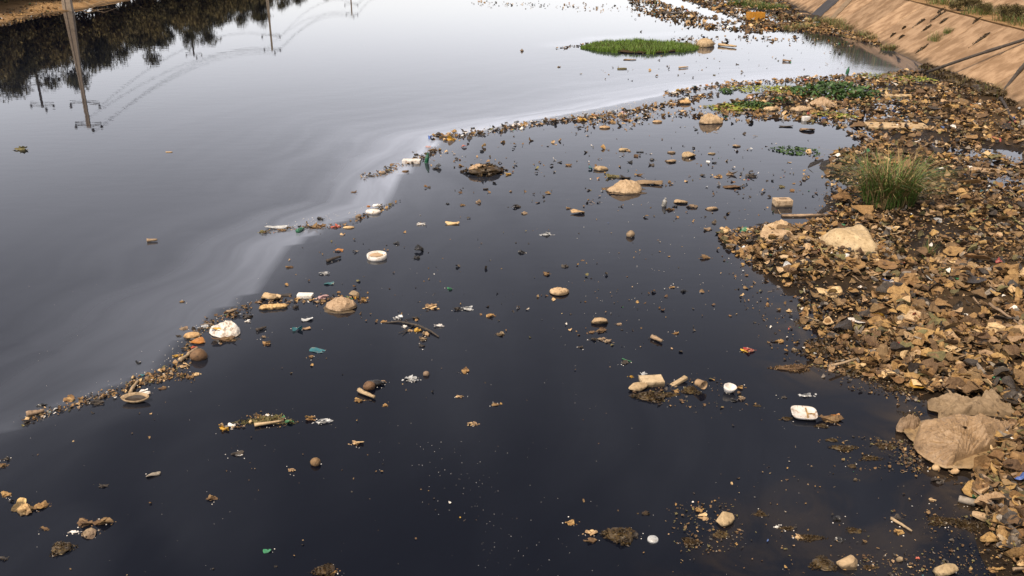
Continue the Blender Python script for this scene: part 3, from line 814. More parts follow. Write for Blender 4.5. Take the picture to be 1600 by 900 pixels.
pole(*POLES[2], 7.5, 'third and most distant utility pole, mirrored at the top of the photo', .75)
pole(*POLES[3], 7.5, 'utility pole beyond the third one on the left bank', .75)
pole(-35.5, 68.5, 7.75, 'slim pole with V-shaped arms behind the left trees, leftmost mirrored pole', .8, True)
pole(-35.2, 102.4, 8.5, 'slim pole rising from the mirrored tree line between the two nearer poles', .8, True)
for k, (dx, dz) in enumerate([(-.85, 7.45), (.25, 7.8), (.85, 7.45), (.95, 6.1)]):
    pts = []
    for (xa, ya), (xb, yb) in zip(POLES[:-1], POLES[1:]):
        for t in np.linspace(0, 1, 16, endpoint=False):
            pts.append((xa + (xb - xa) * t + dx, ya + (yb - ya) * t, dz - 1.5 * 4 * t * (1 - t) * (1 + .12 * k)))
    pts.append((POLES[-1][0] + dx, POLES[-1][1], dz))
    tag(obj('overhead_wire', tube(pts, .016, 4), 'wire_dark'), ['thin overhead wire on the outer left crossarm tip', 'thin overhead wire on the pole-top insulator', 'thin overhead wire on the upper right crossarm tip', 'thin overhead wire on the lower right crossarm tip'][k], 'wire', 'wires between the utility poles')

# ------------------------------------------------------------------ tall weeds: berm, toe of the slope, islet, big clump
RGB = np.random.default_rng(5)
def weed(name, x, y, z, mats, n, spread, h0, h1, wid, label, cat='plant', group=None, squash=1., lean=.4, rz=0., seed=1):
    root = empty(name, (x, y, z), rz); tag(root, label, cat, group)
    for k, (m, fr, nm) in enumerate(mats):
        obj(nm, blades(seed * 10 + k, max(6, int(n * fr)), spread, h0, h1 * (1 if k == 0 else 1.1), wid, lean, squash), m, root)
    return root
q = at(1386, 322)
root = weed('grass_clump', q[0], q[1], ground(q[0], q[1]) - .01, [('reed_green', .68, 'green_blades'), ('reed_dry', .32, 'dry_blades')], 1200, .50, .2, 1.25, .0105, 'tall green and straw-coloured grass clump growing from the debris bank', 'grass', squash=.85, lean=.85, seed=3)
q = at(1448, 405)
weed('grass_tuft', q[0], q[1], ground(*q), [('reed_green', .6, 'green_blades'), ('reed_dry', .4, 'dry_blades')], 60, .12, .1, .32, .005, 'small thin grass tuft right of the plump pale sack', 'grass', seed=4)
# islet
q0, q1 = at(908, 76), at(1094, 76); c = (q0 + q1) / 2; Lh = np.linalg.norm(q1 - q0) / 2
isl = empty('grass_islet', (c[0], c[1] + .3, 0)); tag(isl, 'low bright green grass islet in the open river', 'grass islet')
Vm, Fm = lump(11, Lh * 2, 4.2, .16, .08, 0, 4, 2.); Vm[:, 2] -= .02
Vm[:, 1] *= (1 - .55 * (Vm[:, 0] / Lh) ** 2); obj('mud_base', (Vm, Fm), 'mud', isl)
r = np.random.default_rng(21); Vs, Fs, k = [], [], 0
for i in range(15000):
    x = r.uniform(-1, 1); w = 1.95 * (1 - abs(x) ** 2.2) ** .7 * (1 + .12 * math.sin(9 * x + 1) + .1 * math.sin(23 * x))
    y = r.uniform(-1, 1) * w; h = (.07 + .14 * (1 - abs(x) ** 3)) * r.uniform(.5, 1.25) * (1.6 if x > .8 and r.uniform() < .2 else 1)
    a = r.uniform(0, 6.28); wd = .011 * r.uniform(.6, 1.3); l = h * r.uniform(.1, .7)
    bx, by = x * Lh, y; dx, dy = math.cos(a), math.sin(a)
    Vs += [(bx - dy * wd, by + dx * wd, 0), (bx + dy * wd, by - dx * wd, 0), (bx + dx * l * .4 + dy * wd * .6, by + dy * l * .4 - dx * wd * .6, h * .6), (bx + dx * l * .4 - dy * wd * .6, by + dy * l * .4 + dx * wd * .6, h * .6), (bx + dx * l, by + dy * l, h)]
    Fs += [(k, k + 1, k + 2), (k, k + 2, k + 3), (k + 3, k + 2, k + 4)]; k += 5
tag(obj('blades', (np.array(Vs), np.array(Fs)), 'grass_blade', isl), kind='stuff')
obj('dry_blades', (lambda vf: (vf[0] + np.array([Lh * .93, .1, 0]), vf[1]))(blades(23, 130, .55, .15, .42, .007, .3)), 'reed_dry', isl)
# weeds along the toe and on the berm
toe_spots = [(1452, 108, .5, .45), (1475, 118, .55, .5), (1500, 128, .5, .55), (1520, 137, .6, .5), (1545, 148, .55, .6), (1558, 152, .5, .6)]
for k, (x, y, sp, h) in enumerate(toe_spots):
    q = at(x, y); weed('toe_weeds', q[0], q[1], ground(*q) - .02, [('reed_dry', .85, 'dry_blades'), ('reed_green', .15, 'green_blades')], 170, sp, .06, h * .8, .008, f'dry brown weeds along the foot of the slabs, {nth(k)} patch from the upper left', 'weeds', 'weeds at the foot of the embankment', lean=.6, seed=30 + k)
for k, (x, y, sp, h) in enumerate([(1335, 47, .9, .5), (1318, 42, .9, .55), (1300, 38, .9, .55), (1282, 36, .9, .5), (1358, 58, .7, .5), (1372, 64, .6, .45), (1392, 78, .45, .35), (1260, 44, .8, .4), (1240, 46, .7, .35)]):
    q = at(x, y); weed('dry_weeds', q[0], q[1], max(float(ground(*q)), 0) - .02, [('reed_dry', .75, 'dry_blades'), ('reed_green', .25, 'green_blades')], 420, sp, .12, h, .012, f'matted brown weeds on the far litter spit, patch {nth(k)} of nine', 'weeds', 'weeds on the far litter spit', lean=.8, squash=.7, seed=50 + k)
for k, (x, y, sp, h) in enumerate([(1165, 8, 1.3, .45), (1192, 11, 1.3, .4), (1208, 15, 1.0, .4)]):
    q = at(x, y); weed('far_grass', q[0], q[1], max(float(ground(*q)), 0) - .02, [('reed_green', .8, 'green_blades'), ('reed_dry', .2, 'dry_blades')], 700, sp, .1, h, .014, ['green grass patch on the far bank, left of three behind the crate', 'green grass patch on the far bank, middle of three behind the crate', 'green grass patch on the far bank, right of three behind the crate'][k], 'grass', 'grass patches on the far bank', lean=.6, squash=.6, seed=70 + k)
for k in range(26):
    s = 4.5 + k * 2.3 + RGB.uniform(-.7, .7); tall = s > 19
    p = bank_pt(s, RUN + BERM * RGB.uniform(.45, .95), RISE - .04)
    if not tall:
        weed('berm_weeds', *p, [('reed_dry', .5, 'dry_blades'), ('reed_green', .5, 'green_blades')], 320, .8, .12, .5, .010, f'low scrubby weeds on the earth berm, {nth(k)} patch from the near end', 'weeds', 'weeds on the berm', lean=.7, seed=100 + k)
    else:
        weed('berm_reeds', *p, [('reed_dry', .6, 'dry_blades'), ('reed_green', .4, 'green_blades')], 900, 1.35, .5, 1.5, .018, f'tall brown reeds on the embankment berm, {nth(k - 6)} stand along the mirrored dark band', 'reeds', 'reeds on the berm', lean=.35, squash=.6, seed=100 + k)
# small shrubs on the berm in view
for k, (x, y, s) in enumerate([(1497, 8, .26), (1516, 9, .34), (1540, 14, .22), (1574, 24, .3), (1592, 26, .34)]):
    p = onslope(x, y + 6); p[2] = RISE
    n = 2.75 + RUN - RUN; pr = ray(x, y + 8); t = (RISE - CAM_H) / pr[2]
    plant_wood('berm_shrub', SHRUBS[k % 4], pr[0] * t, pr[1] * t, RISE - .02, (s, s), ['leftmost brown shrub on the berm above the slabs', 'broad olive shrub on the berm, tallest of those in view', 'low dark shrub on the berm against the upper slab', 'small shrub on the berm near the right edge of the photo', 'rightmost shrub on the berm at the photo edge'][k], 'shrubs on the berm')
# tufts growing in a slab joint
for k, (x, y, sp, h, lb) in enumerate([(1462, 60, .34, .62, 'larger grass tuft growing from a slab joint halfway up the slope'), (1481, 48, .18, .36, 'smaller grass tuft just above the larger one in the slab joint')]):
    p = onslope(x, y + 4)
    weed('joint_tuft', p[0], p[1], p[2] - .01, [('reed_green', .6, 'green_blades'), ('reed_dry', .4, 'dry_blades')], 150, sp, .08, h, .007, lb, 'grass', 'grass tufts in slab joints', lean=.5, seed=140 + k)

for k, (x, y, w) in enumerate([(1447, 106, 22), (1462, 114, 34), (1480, 121, 36), (1499, 130, 40), (1518, 138, 44), (1536, 146, 46), (1552, 152, 40), (1572, 165, 30)]):
    q = at(x, y); m = mpp(x, y) * w
    o = obj('weed_heap', clump(600 + k, m, m * 1.1, m * .38, 420, .05), 'wet_weed', None, (q[0], q[1], max(float(ground(*q)), 0.) - .02), k * 1.3)
    tag(o, f'dark sodden weed heap at the foot of the slabs, {nth(k)} from the upper left', 'weed heap', 'weed heaps at the foot of the slabs')
# leafy water plants
def leafy(px, py, wpx, dpx, n, h, s, label, seed, mat='plant_leaf'):
    q = at(px, py); w = wpx * mpp(px, py) / 2
    d = (at(px, py - dpx / 2)[1] - at(px, py + dpx / 2)[1]) / 2
    z0 = max(float(ground(*q)), 0.)
    root = empty('water_plant', (q[0], q[1], z0)); tag(root, label, 'plant', 'leafy plants on the litter')
    r = np.random.default_rng(seed); Vs, Fs, k, St = [], [], 0, []
    for i in range(n):
        a, t = r.uniform(0, 6.28), math.sqrt(r.uniform())
        lo = 1 + .2 * math.sin(2 * a + seed) + .1 * math.sin(5 * a)
        x, y = math.cos(a) * t * w * lo, math.sin(a) * t * d * lo
        z = h * (1 - t * t * .8) * r.uniform(.5, 1.15); ls = s * r.uniform(.6, 1.3)
        P = np.array([(-1, 0, 0), (-.5, .55, .12), (.3, .6, .1), (1, 0, .05), (.3, -.6, .1), (-.5, -.55, .12), (0, 0, -.08)]) * ls
        P = rot(P, r.normal() * .5, r.normal() * .5, r.uniform(0, 6.28)) + (x, y, z)
        Vs.append(P); Fs.append(np.array([(6, j, (j + 1) % 6) for j in range(6)]) + k); k += 7
        if i % 6 == 0: St.append(tube([(x * .9, y * .9, -.02), (x, y, z)], s * .06, 4, False))
    obj('leaves', (np.concatenate(Vs), np.concatenate(Fs)), mat, root); tag(obj('stems', join(St), 'reed_green', root), kind='stuff')
leafy(1302, 148, 118, 24, 700, .36, .075, 'large mound of glossy dark green leaves on the upper debris', 1)
leafy(1178, 166, 62, 12, 300, .12, .05, 'low dark green leaves beside the yellow-green algae patch', 2)
leafy(1243, 236, 70, 14, 190, .06, .035, 'low green creeper at the water edge above the tall grass clump', 3)
leafy(1135, 143, 22, 6, 90, .08, .045, 'tiny green sprig in the upper floating litter line', 4)
leafy(1222, 158, 40, 8, 130, .08, .045, 'sparse green leaves left of the large leafy mound', 5)
leafy(1368, 148, 40, 8, 120, .07, .045, 'thin trailing green leaves at the right end of the leafy mound', 6)
def algae(px, py, wpx, dpx, n, label, seed):
    q = at(px, py); w = wpx * mpp(px, py) / 2; d = (at(px, py - dpx / 2)[1] - at(px, py + dpx / 2)[1]) / 2
    r = np.random.default_rng(seed); Vs, Fs = [], []
    for i in range(n):
        a, t = r.uniform(0, 6.28), math.sqrt(r.uniform()); lo = 1 + .3 * math.sin(2 * a + seed) + .15 * math.sin(7 * a)
        k = r.uniform(.02, .07)
        P = np.array([(-k, 0, 0), (0, k * .7, .008), (k, 0, 0), (0, -k * .7, .006)])
        x, y = math.cos(a) * t * w * lo, math.sin(a) * t * d * lo
        P = rot(P, r.normal() * .2, r.normal() * .2, r.uniform(0, 6.28)) + (x, y, max(float(ground(q[0] + x, q[1] + y)), 0) + r.uniform(.008, .035))
        Vs.append(P); Fs.append(np.array([(0, 1, 2), (0, 2, 3)]) + i * 4)
    tag(obj('algae_mat', (np.concatenate(Vs), np.concatenate(Fs)), 'duckweed', None, (q[0], q[1], 0)), label, 'algae', None, 'stuff')
algae(1150, 168, 74, 14, 900, 'yellow-green algae mat floating left of the leafy mound', 7)
algae(1215, 140, 120, 14, 700, 'thin yellow-green algae film above the first mat', 8)
algae(1400, 122, 90, 14, 700, 'green algae patch near the foot of the slabs', 9)
algae(1300, 180, 60, 8, 250, 'small algae film below the leafy mound', 10)

# ------------------------------------------------------------------ single pieces of rubbish, one by one
CENSUS = []
def put(name, VF, mat, px, py, label, cat, rz=0., sink=0., smooth=True, tilt=(0, 0), group=None, lift=0.):
    q = at(px, py); g = float(ground(q[0], q[1])); z = max(g, 0.) - sink + lift
    if z > .02: q = at(px, py, z)
    o = obj(name, VF, mat, None, (q[0], q[1], z), rz, smooth, tilt)
    tag(o, label, cat, group); CENSUS.append((q[0], q[1]))
    return o
def domep(name, outline, H, mat, label, cat, seed, smooth=True, lift=0., **kw):
    VF, C = domed(outline, H, seed, **kw)
    z = max(float(ground(C[0], C[1])), 0.) + lift
    o = obj(name, VF, mat, None, (C[0], C[1], z), 0., smooth); tag(o, label, cat); CENSUS.append((C[0], C[1]))
    if 'sack' in name:                                  # limp edge of the bag spreading round its foot
        w, d = np.ptp(VF[0][:, 0]), np.ptp(VF[0][:, 1])
        e = .92 if w > 1 else 1.1
        obj('loose_edge', sheet(seed + 300, w * e, d * e, 18, 16, .02, .0, .42, .008, 5), mat, o, (0, 0, -.012), .1 * (seed % 7), True)
    return o
def zo(ox, oy, k, pts):
    return [(ox + x / k, oy + y / k) for x, y in pts]
SEED = [1000]
def sd():
    SEED[0] += 17; return SEED[0]
def stone(px, py, w, label, mat='stone_tan', asp=.75, hh=.55, rz=0., cuts=9, name='stone', cat='stone'):
    k = mpp(px, py) * w
    return put(name, lump(sd(), k, k * asp, k * hh, .2 if cuts else .1, cuts + 4 if cuts else 0), mat, px, py, label, cat, rz, k * hh * .12, cuts == 0)
def chunk(px, py, w, label, mat='brown_scrap', asp=.7, hh=.45, rz=0., name='lump', cat='lump', sub=3):
    k = mpp(px, py) * w
    return put(name, tangle(sd(), k * 1.12, k * asp * 1.1, k * hh * .85, sub), mat, px, py, label, cat, rz, k * hh * .08, False)
def sackp(px, py, w, label, mat='dusty_sack', asp=.7, hh=.34, rz=0., neck=.4, fold=.022, ridge=9):
    k = mpp(px, py) * w
    return put('sack', sack(sd(), k, k * asp, k * hh, neck, fold * k, ridge=ridge), mat, px, py, label, 'sack', rz, k * hh * .06)
def sheetp(px, py, w, label, mat='cardboard', asp=.6, crease=.09, curl=.1, ragged=.14, rz=0., name='cardboard_sheet', cat='cardboard', n=11, thick=.012, lift=0.0, tilt=(0, 0), smooth=False):
    k = mpp(px, py) * w
    return put(name, sheet(sd(), k, k * asp, n, max(5, int(n * .8)), crease, curl, ragged, thick), mat, px, py, label, cat, rz, .004, smooth, tilt, None, lift)
def blockp(px, py, w, label, mat='brick_pale', asp=.5, hh=.35, rz=0., name='brick', cat='brick', tilt=(0, 0), amp=.012, bev=.1, lift=0., sink=.02):
    k = mpp(px, py) * w
    return put(name, block(sd(), k, k * asp, k * hh, bev, amp), mat, px, py, label, cat, rz, sink, False, tilt, None, lift)
def stickp(x0, y0, x1, y1, rpx, label, mat='driftwood', bend=.06, name='stick', cat='stick', lift=.0):
    a, b = at(x0, y0), at(x1, y1); m = (a + b) / 2; L = np.linalg.norm(b - a)
    pm = proj(m[0], m[1], 0.)
    return put(name, stick(sd(), L, rpx * mpp(pm[0], pm[1]), bend), mat, pm[0], pm[1], label, cat, math.atan2(b[1] - a[1], b[0] - a[0]), 0., True, (0, 0), None, lift)
def clumpp(px, py, w, label, asp=.8, hh=.28, n=260, mat='wet_weed', rz=0.):
    k = mpp(px, py) * w
    return put('weed_clump', clump(sd(), k, k * asp, k * hh, int(n * 2.2), .03 * k + .006), mat, px, py, label, 'weed clump', rz, .01, False)
def wrapper(px, py, w, label, mat, asp=.6, rz=0., name='wrapper', cat='wrapper', crease=.15, curl=.14):
    k = mpp(px, py) * w
    return put(name, sheet(sd(), k, k * asp, 8, 7, crease, curl, .2, .004, 5), mat, px, py, label, cat, rz, .005, False)

# --- near floating line on the left
o = domep('plastic_dish', zo(0, 450, 4, [(1305, 275), (1318, 250), (1340, 235), (1400, 215), (1460, 220), (1500, 250), (1503, 275), (1490, 295), (1460, 312), (1400, 320), (1330, 300)]), .09, 'white_plastic', 'large white crumpled dish-like plastic piece in the left litter line', 'plastic', 3, crumple=.018, p=3.5, sag=.75, flat=.6)
V, F = sheet(5, .17, .07, 7, 6, .12, .1, .2, .004); obj('yellow_smear', (V, F), 'yellow_plastic', o, (-.10, -.10, .085), -.25)
chunk(352, 533, 34, 'brown scrap wedged under the white dish-like piece', 'brown_scrap', .5, .3, name='scrap', cat='scrap')
stone(300, 526, 29, 'round tan cracked bread-like disc left of the white dish', 'bread_foam', .8, .3, cuts=0, name='bread_disc', cat='bread')
stone(311, 560, 27, 'round brown coconut in the left litter line', 'coconut_brown', .95, .8, cuts=0, name='coconut', cat='coconut')
wrapper(309, 537, 22, 'orange and red food wrapper between the disc and the coconut', 'orange_plastic', .5, .4)
wrapper(306, 530, 15, 'crumpled white packet above the orange wrapper', 'white_plastic', .6, .2, 'packet', 'packet')
wrapper(303, 544, 12, 'small red scrap touching the orange wrapper', 'red_plastic', .6, .9)
chunk(277, 557, 16, 'orange fruit peel in the left litter line', 'yellow_plastic', .6, .35, name='fruit_peel', cat='peel')
stickp(281, 566, 296, 557, 3.4, 'short grey log left of the coconut', 'driftwood', .02, 'driftwood', 'driftwood')
stickp(294, 557, 309, 546, 3.0, 'short brown log pointing from the coconut to the wrappers', 'driftwood', .02, 'driftwood', 'driftwood')
chunk(288, 573, 17, 'crumpled cream packet below the two short logs', 'pale_scrap', .8, .4, name='packet', cat='packet')
chunk(223, 615, 27, 'lumpy white foam piece above the half coconut shell', 'white_plastic', .5, .35, name='foam_lump', cat='foam')
k = mpp(213, 628) * 42
o = put('coconut_husk', lathe([(k * .02, 0), (k * .3, .01), (k * .46, .04), (k * .5, .07), (k * .45, .068), (k * .40, .04), (k * .2, .02), (0, .02)], 30, 1, .5, 1.15, 9, .07), 'driftwood', 213, 627, 'boat-shaped half coconut husk with dark hollow inside', 'coconut husk', .05, .0, True, (.25, 0))
obj('hollow', lathe([(k * .39, .044), (k * .2, .026), (0, .025)], 24, 1, .5, 1.15), 'shell_inner', o)
chunk(150, 631, 20, 'dark boat-shaped shell left of the half coconut husk', 'dark_scrap', .5, .35, name='shell', cat='shell')
stickp(42, 651, 70, 645, 4.2, 'thick brown log at the tip of the left litter line', 'driftwood', .03, 'driftwood', 'driftwood')
chunk(42, 661, 11, 'dark lump just below the log at the tip', 'dark_scrap', 1., .6)
chunk(67, 634, 20, 'black plastic tangle above the log at the tip', 'black_plastic', .5, .4, name='plastic_bag', cat='plastic bag')
chunk(105, 626, 24, 'tan shredded lump midway along the left litter line', 'tan_scrap', .6, .4)
stickp(203, 617, 216, 598, 3.0, 'tan tapering wood piece above the white foam lump', 'driftwood', .05, 'driftwood', 'driftwood')
chunk(233, 594, 15, 'brown lump above the half coconut husk', 'brown_scrap', .8, .5)
wrapper(222, 587, 8, 'tiny teal plastic fleck in the left litter line', 'teal_plastic')
chunk(299, 590, 12, 'small tan lump below the coconut', 'tan_scrap', .8, .5)
chunk(307, 586, 13, 'squarish tan lump right below the coconut', 'pale_scrap', .8, .5)
chunk(254, 607, 12, 'small round brown lump right of the white foam', 'brown_scrap', .9, .5)
chunk(287, 514, 15, 'brown lump above the round tan disc', 'stone_brown', .7, .5)
chunk(279, 526, 9, 'small dark lump left of the round tan disc', 'dark_scrap', .9, .6)
chunk(320, 511, 15, 'small grey-white foam tangle left of the white dish', 'clear_film', .7, .4, name='foam_lump', cat='foam')
stickp(355, 490, 371, 485, 2.4, 'small tan twig above the white dish', 'driftwood', .03)
chunk(389, 495, 19, 'dark brown lump right of the white dish', 'dark_scrap', .7, .5)
chunk(387, 503, 9, 'white fleck on the lump right of the white dish', 'white_plastic', .6, .5, name='scrap', cat='scrap')
# --- the group round the tan sack, left of centre
k = mpp(427, 482) * 44
put('sponge', join([(lambda a: (a[0] + np.array([dx * k, dy * k, 0]), a[1]))(lump(sd(), k * s, k * s * .85, k * .2, .2, 0, 3, 4.)) for dx, dy, s in ((-.3, 0, .42), (-.08, .02, .4), (.12, .05, .42), (.33, .07, .36))]), 'bread_foam', 427, 482, 'knobbly elongated tan sponge left of the tan sack', 'sponge', .08, .01)
sheetp(424, 468, 30, 'crumpled dry brown sheet above the knobbly sponge', 'cardboard', .7, .2, .3, .2, name='paper_sheet', cat='paper')
blockp(477, 464, 24, 'cream rectangular foam block behind the tan sack', 'white_plastic', .5, .3, -.05, 'foam_block', 'foam', bev=.1)
sheetp(445, 462, 22, 'dark flat board end beside the cream foam block', 'dark_scrap', .4, .05, .05, name='board', cat='board')
chunk(508, 467, 23, 'pinkish white plastic bag touching the tan sack', 'pink_plastic', .7, .4, name='plastic_bag', cat='plastic bag', sub=4)
domep('sack', zo(400, 450, 4, [(430, 108), (470, 80), (500, 62), (540, 48), (590, 65), (632, 90), (625, 110), (590, 132), (540, 151), (510, 153), (470, 140)]), .12, 'dusty_sack', 'tan tied sack with pleats floating left of centre', 'sack', 21, pleat=(536, 464), amp=.02, n_pleat=22, crumple=.008, flat=.9)
stone(554, 462, 17, 'brown round stone behind the tan floating sack', 'stone_brown', .8, .6)
chunk(568, 470, 15, 'tan crumbs right of the tan floating sack', 'tan_scrap', .6, .4)
chunk(460, 481, 15, 'dark half-sunk lump right of the knobbly sponge', 'dark_scrap', .7, .7)
chunk(405, 472, 13, 'brown lump at the left end of the sponge group', 'brown_scrap', .7, .5)
wrapper(480, 500, 18, 'clear film scrap below the sponge group', 'clear_film', .6, .3, 'plastic_film', 'plastic')
wrapper(479, 514, 13, 'pale yellow scrap floating below the clear film', 'pale_scrap', .6, .3)
wrapper(465, 516, 16, 'teal thread-like scrap beside the pale yellow scrap', 'teal_plastic', .2, .2)
wrapper(496, 548, 26, 'translucent teal plastic film half under water', 'teal_plastic', .55, -.4, 'plastic_film', 'plastic', .08, .05)
chunk(485, 558, 10, 'small brown lump beside the translucent teal film', 'brown_scrap')
chunk(415, 538, 15, 'small pale lump below the sponge group', 'tan_scrap')
chunk(413, 527, 9, 'small dark chip with pale edge above the pale lump', 'stone_brown')
stickp(401, 518, 416, 513, 2.4, 'dark stick right of the white dish', 'dark_wood', .04)
# --- second floating line
chunk(412, 363, 17, 'dark half-sunk lump at the tip of the second litter line', 'olive_scrap', .7, .6)
chunk(440, 361, 15, 'brown lump next to the tip of the second litter line', 'brown_scrap', .6, .4)
sheetp(433, 357, 34, 'dirty white flat sheet behind the tip of the second line', 'clear_film', .35, .04, .04, name='plastic_sheet', cat='plastic')
stone(583, 333, 24, 'white domed foam piece in the second litter line', 'white_plastic', .7, .38, cuts=0, name='foam_dome', cat='foam')
chunk(591, 322, 14, 'small white plastic cap behind the white dome', 'white_plastic', .7, .4, name='plastic_piece', cat='plastic')
chunk(577, 323, 8, 'small rust-red lump left of the white dome', 'orange_plastic', .8, .6)
chunk(597, 327, 8, 'dark round lump right of the white dome', 'dark_scrap', .9, .9)
stone(545, 356, 18, 'cream plate-like piece in the second litter line', 'pale_scrap', .6, .2, cuts=0, name='plate', cat='plate')
chunk(526, 355, 20, 'reddish crumpled packet left of the cream plate', 'red_plastic', .5, .35, name='packet', cat='packet')
stone(560, 340, 11, 'small brown stone between cream plate and white dome', 'stone_brown', .8, .7)
chunk(501, 344, 15, 'black plastic shard standing in the second line', 'black_plastic', .5, .8, name='plastic_shard', cat='plastic')
chunk(492, 357, 24, 'flat brown tangle left of the reddish packet', 'brown_scrap', .4, .2)
o = put('bottle', (lambda VF: (lay(VF[0], .04), VF[1]))(bottle_mesh(1, .22, .04)), 'bottle_green', 470, 361, 'small green bottle left of the second line tangle', 'bottle', 1.2, .01)
put('bottle', (lambda VF: (VF[0], VF[1]))(bottle_mesh(2, .30, .05)), 'bottle_green', 666, 254, 'green bottle floating upright near the white slab', 'bottle', 0, .05, True, (.1, .15))
k = mpp(589, 402) * 31
o = put('tub_lid', lathe([(0, .05), (k * .44, .05), (k * .47, .07), (k * .5, .065), (k * .5, 0), (k * .46, -.01), (0, -.01)], 36, seed=4, amp=.01), 'white_plastic', 589, 403, 'round white tub lid floating in mid water', 'lid', 0, .0, True, (.05, .0))
obj('stain', (lambda VF: (VF[0] + (0, 0, .052), VF[1]))(sheet(8, k * .6, k * .45, 7, 6, .01, .0, .25, .002)), 'cardboard', o)
wrapper(530, 392, 13, 'orange-red wrapper floating left of the round lid', 'orange_plastic', .6)
stickp(511, 410, 532, 403, 2.4, 'dark stick floating below the orange-red wrapper', 'dark_wood', .05)
chunk(619, 381, 11, 'black shard standing up right of the lid, left of two', 'black_plastic', .5, .9, name='plastic_shard', cat='plastic')
sheetp(654, 392, 14, 'black angular shard right of the lid, upper of a pair', 'black_plastic', .7, .35, .4, .3, name='plastic_shard', cat='plastic', n=6, tilt=(.5, .3))
chunk(650, 403, 14, 'black angular shard right of the lid, lower of a pair', 'black_plastic', .7, .6, name='plastic_shard', cat='plastic')
chunk(453, 418, 13, 'brown knobby lump floating left of the lid', 'brown_scrap', .7, .5)
wrapper(514, 444, 17, 'teal and white packet above the tan floating sack', 'teal_plastic', .5)
chunk(508, 428, 16, 'clear bubbly plastic above the teal packet', 'clear_film', .5, .3, name='plastic_film', cat='plastic')
chunk(553, 301, 9, 'single brown chip on the open scum', 'brown_scrap', .6, .4)
# --- third line
stone(598, 272, 13, 'dark stone in the third litter line', 'stone_brown', .7, .6)
chunk(580, 276, 12, 'dark lump left of the stone in the third line', 'dark_scrap', .6, .5)
blockp(643, 254, 28, 'long white foam slab in the third litter line', 'white_plastic', .5, .22, -.05, 'foam_block', 'foam')
chunk(632, 269, 15, 'brown husk below the long white slab', 'brown_scrap', .5, .4)
chunk(652, 243, 8, 'dark lump above the long white slab', 'dark_scrap')
chunk(677, 235, 13, 'brown lump at the right end of the third line', 'brown_scrap', .6, .45)
wrapper(669, 230, 9, 'pink scrap at the right end of the third line', 'pink_plastic')
q = at(757, 270); k = mpp(757, 270)
o = put('rubbish_mound', clump(44, k * 62, k * 40, k * 17, 420, .05), 'wet_weed', 757, 270, 'dark sodden rubbish mound draped with tan cloth in mid river', 'rubbish mound', .1, .01, False)
obj('tan_cloth', (lambda VF: (VF[0] + (0, 0, k * 3), VF[1]))(crumpled_bag(46, k * 30, k * 22, k * 15, 4)), 'cardboard', o, (-k * 11, 0, k * 2))
obj('brown_cloth', (lambda VF: (VF[0] + (0, 0, k * 2), VF[1]))(crumpled_bag(47, k * 38, k * 24, k * 13, 4)), 'brown_scrap', o, (k * 8, -k * 3, k * 1))
chunk(793, 273, 14, 'orange and white packet at the right of the dark mound', 'yellow_plastic', .6, .4, name='packet', cat='packet')
chunk(719, 260, 9, 'small brown lump left of the dark mound', 'brown_scrap')
chunk(681, 264, 10, 'dark lump between white slab and dark mound', 'dark_scrap')
chunk(753, 237, 9, 'dark shard above the dark mound', 'black_plastic', .5, .8, name='plastic_shard', cat='plastic')
# --- fourth, upper line
chunk(706, 219, 22, 'flat orange-yellow pad at the left end of the upper line', 'yellow_plastic', .5, .2, name='plastic_pad', cat='plastic')
sheetp(690, 214, 22, 'tan flat sheet at the left end of the upper line', 'cardboard', .5, .08, .05)
chunk(908, 189, 17, 'white and yellow bag in the upper litter line', 'yellow_plastic', .7, .5, name='plastic_bag', cat='plastic bag', sub=4)
chunk(929, 181, 11, 'orange lump right of the white and yellow bag', 'orange_plastic', .7, .5)
chunk(975, 179, 20, 'pinkish flat packet in the upper litter line', 'pink_plastic', .5, .25, name='packet', cat='packet')
chunk(981, 174, 16, 'black lump with pale top behind the pink packet', 'dark_scrap', .6, .4)
chunk(978, 188, 10, 'small orange lump below the pink packet', 'orange_plastic', .7, .6)
stone(945, 200, 18, 'pale flat stone below the upper litter line', 'pale_scrap', .6, .28, cuts=0)
stone(1027, 191, 16, 'pale flat stone left of the humped mound', 'pale_scrap', .6, .28, cuts=0)
stone(1070, 162, 20, 'tan loaf-shaped lump in the upper litter', 'bread_foam', .6, .4, cuts=0, name='loaf', cat='lump')
domep('humped_sack', zo(800, 0, 4, [(1168, 750), (1195, 720), (1240, 710), (1290, 725), (1322, 752), (1310, 768), (1250, 776), (1190, 770)]), .24, 'dusty_sack', 'humped tan sack dark at its foot below the algae mat', 'sack', 23, crumple=.022, flat=1.)
chunk(1055, 146, 17, 'white plastic bag in the upper litter', 'white_plastic', .6, .35, name='plastic_bag', cat='plastic bag', sub=4)
chunk(1171, 154, 13, 'pinkish bag behind the algae mat', 'pink_plastic', .7, .5, name='plastic_bag', cat='plastic bag')
domep('sack', zo(1200, 0, 4, [(245, 650), (290, 625), (340, 618), (390, 630), (440, 655), (425, 668), (350, 675), (300, 672)]), .2, 'dusty_sack', 'white-topped sack heap just below the large leafy mound', 'sack', 24, crumple=.03, flat=1.)
domep('sack', zo(1200, 0, 4, [(130, 682), (170, 664), (230, 662), (285, 676), (265, 692), (190, 698)]), .12, 'dusty_sack', 'flat tan sack left of the white-topped sack heap', 'sack', 25, crumple=.022, flat=1.)
sackp(1204, 172, 24, 'small orange-tan sack right of the algae mat', 'cardboard', .6, .3, .2, .6)
blockp(1400, 199, 92, 'long flat tan board lying across the upper right debris', 'cardboard', .42, .05, -.12, 'board', 'board', amp=.01)
blockp(1415, 151, 74, 'long narrow tan board right of the leafy mound', 'cardboard', .22, .05, -.06, 'board', 'board', amp=.01)
blockp(1536, 268, 46, 'tilted tan board half buried at the right', 'cardboard', .55, .1, -.5, 'board', 'board', amp=.01)
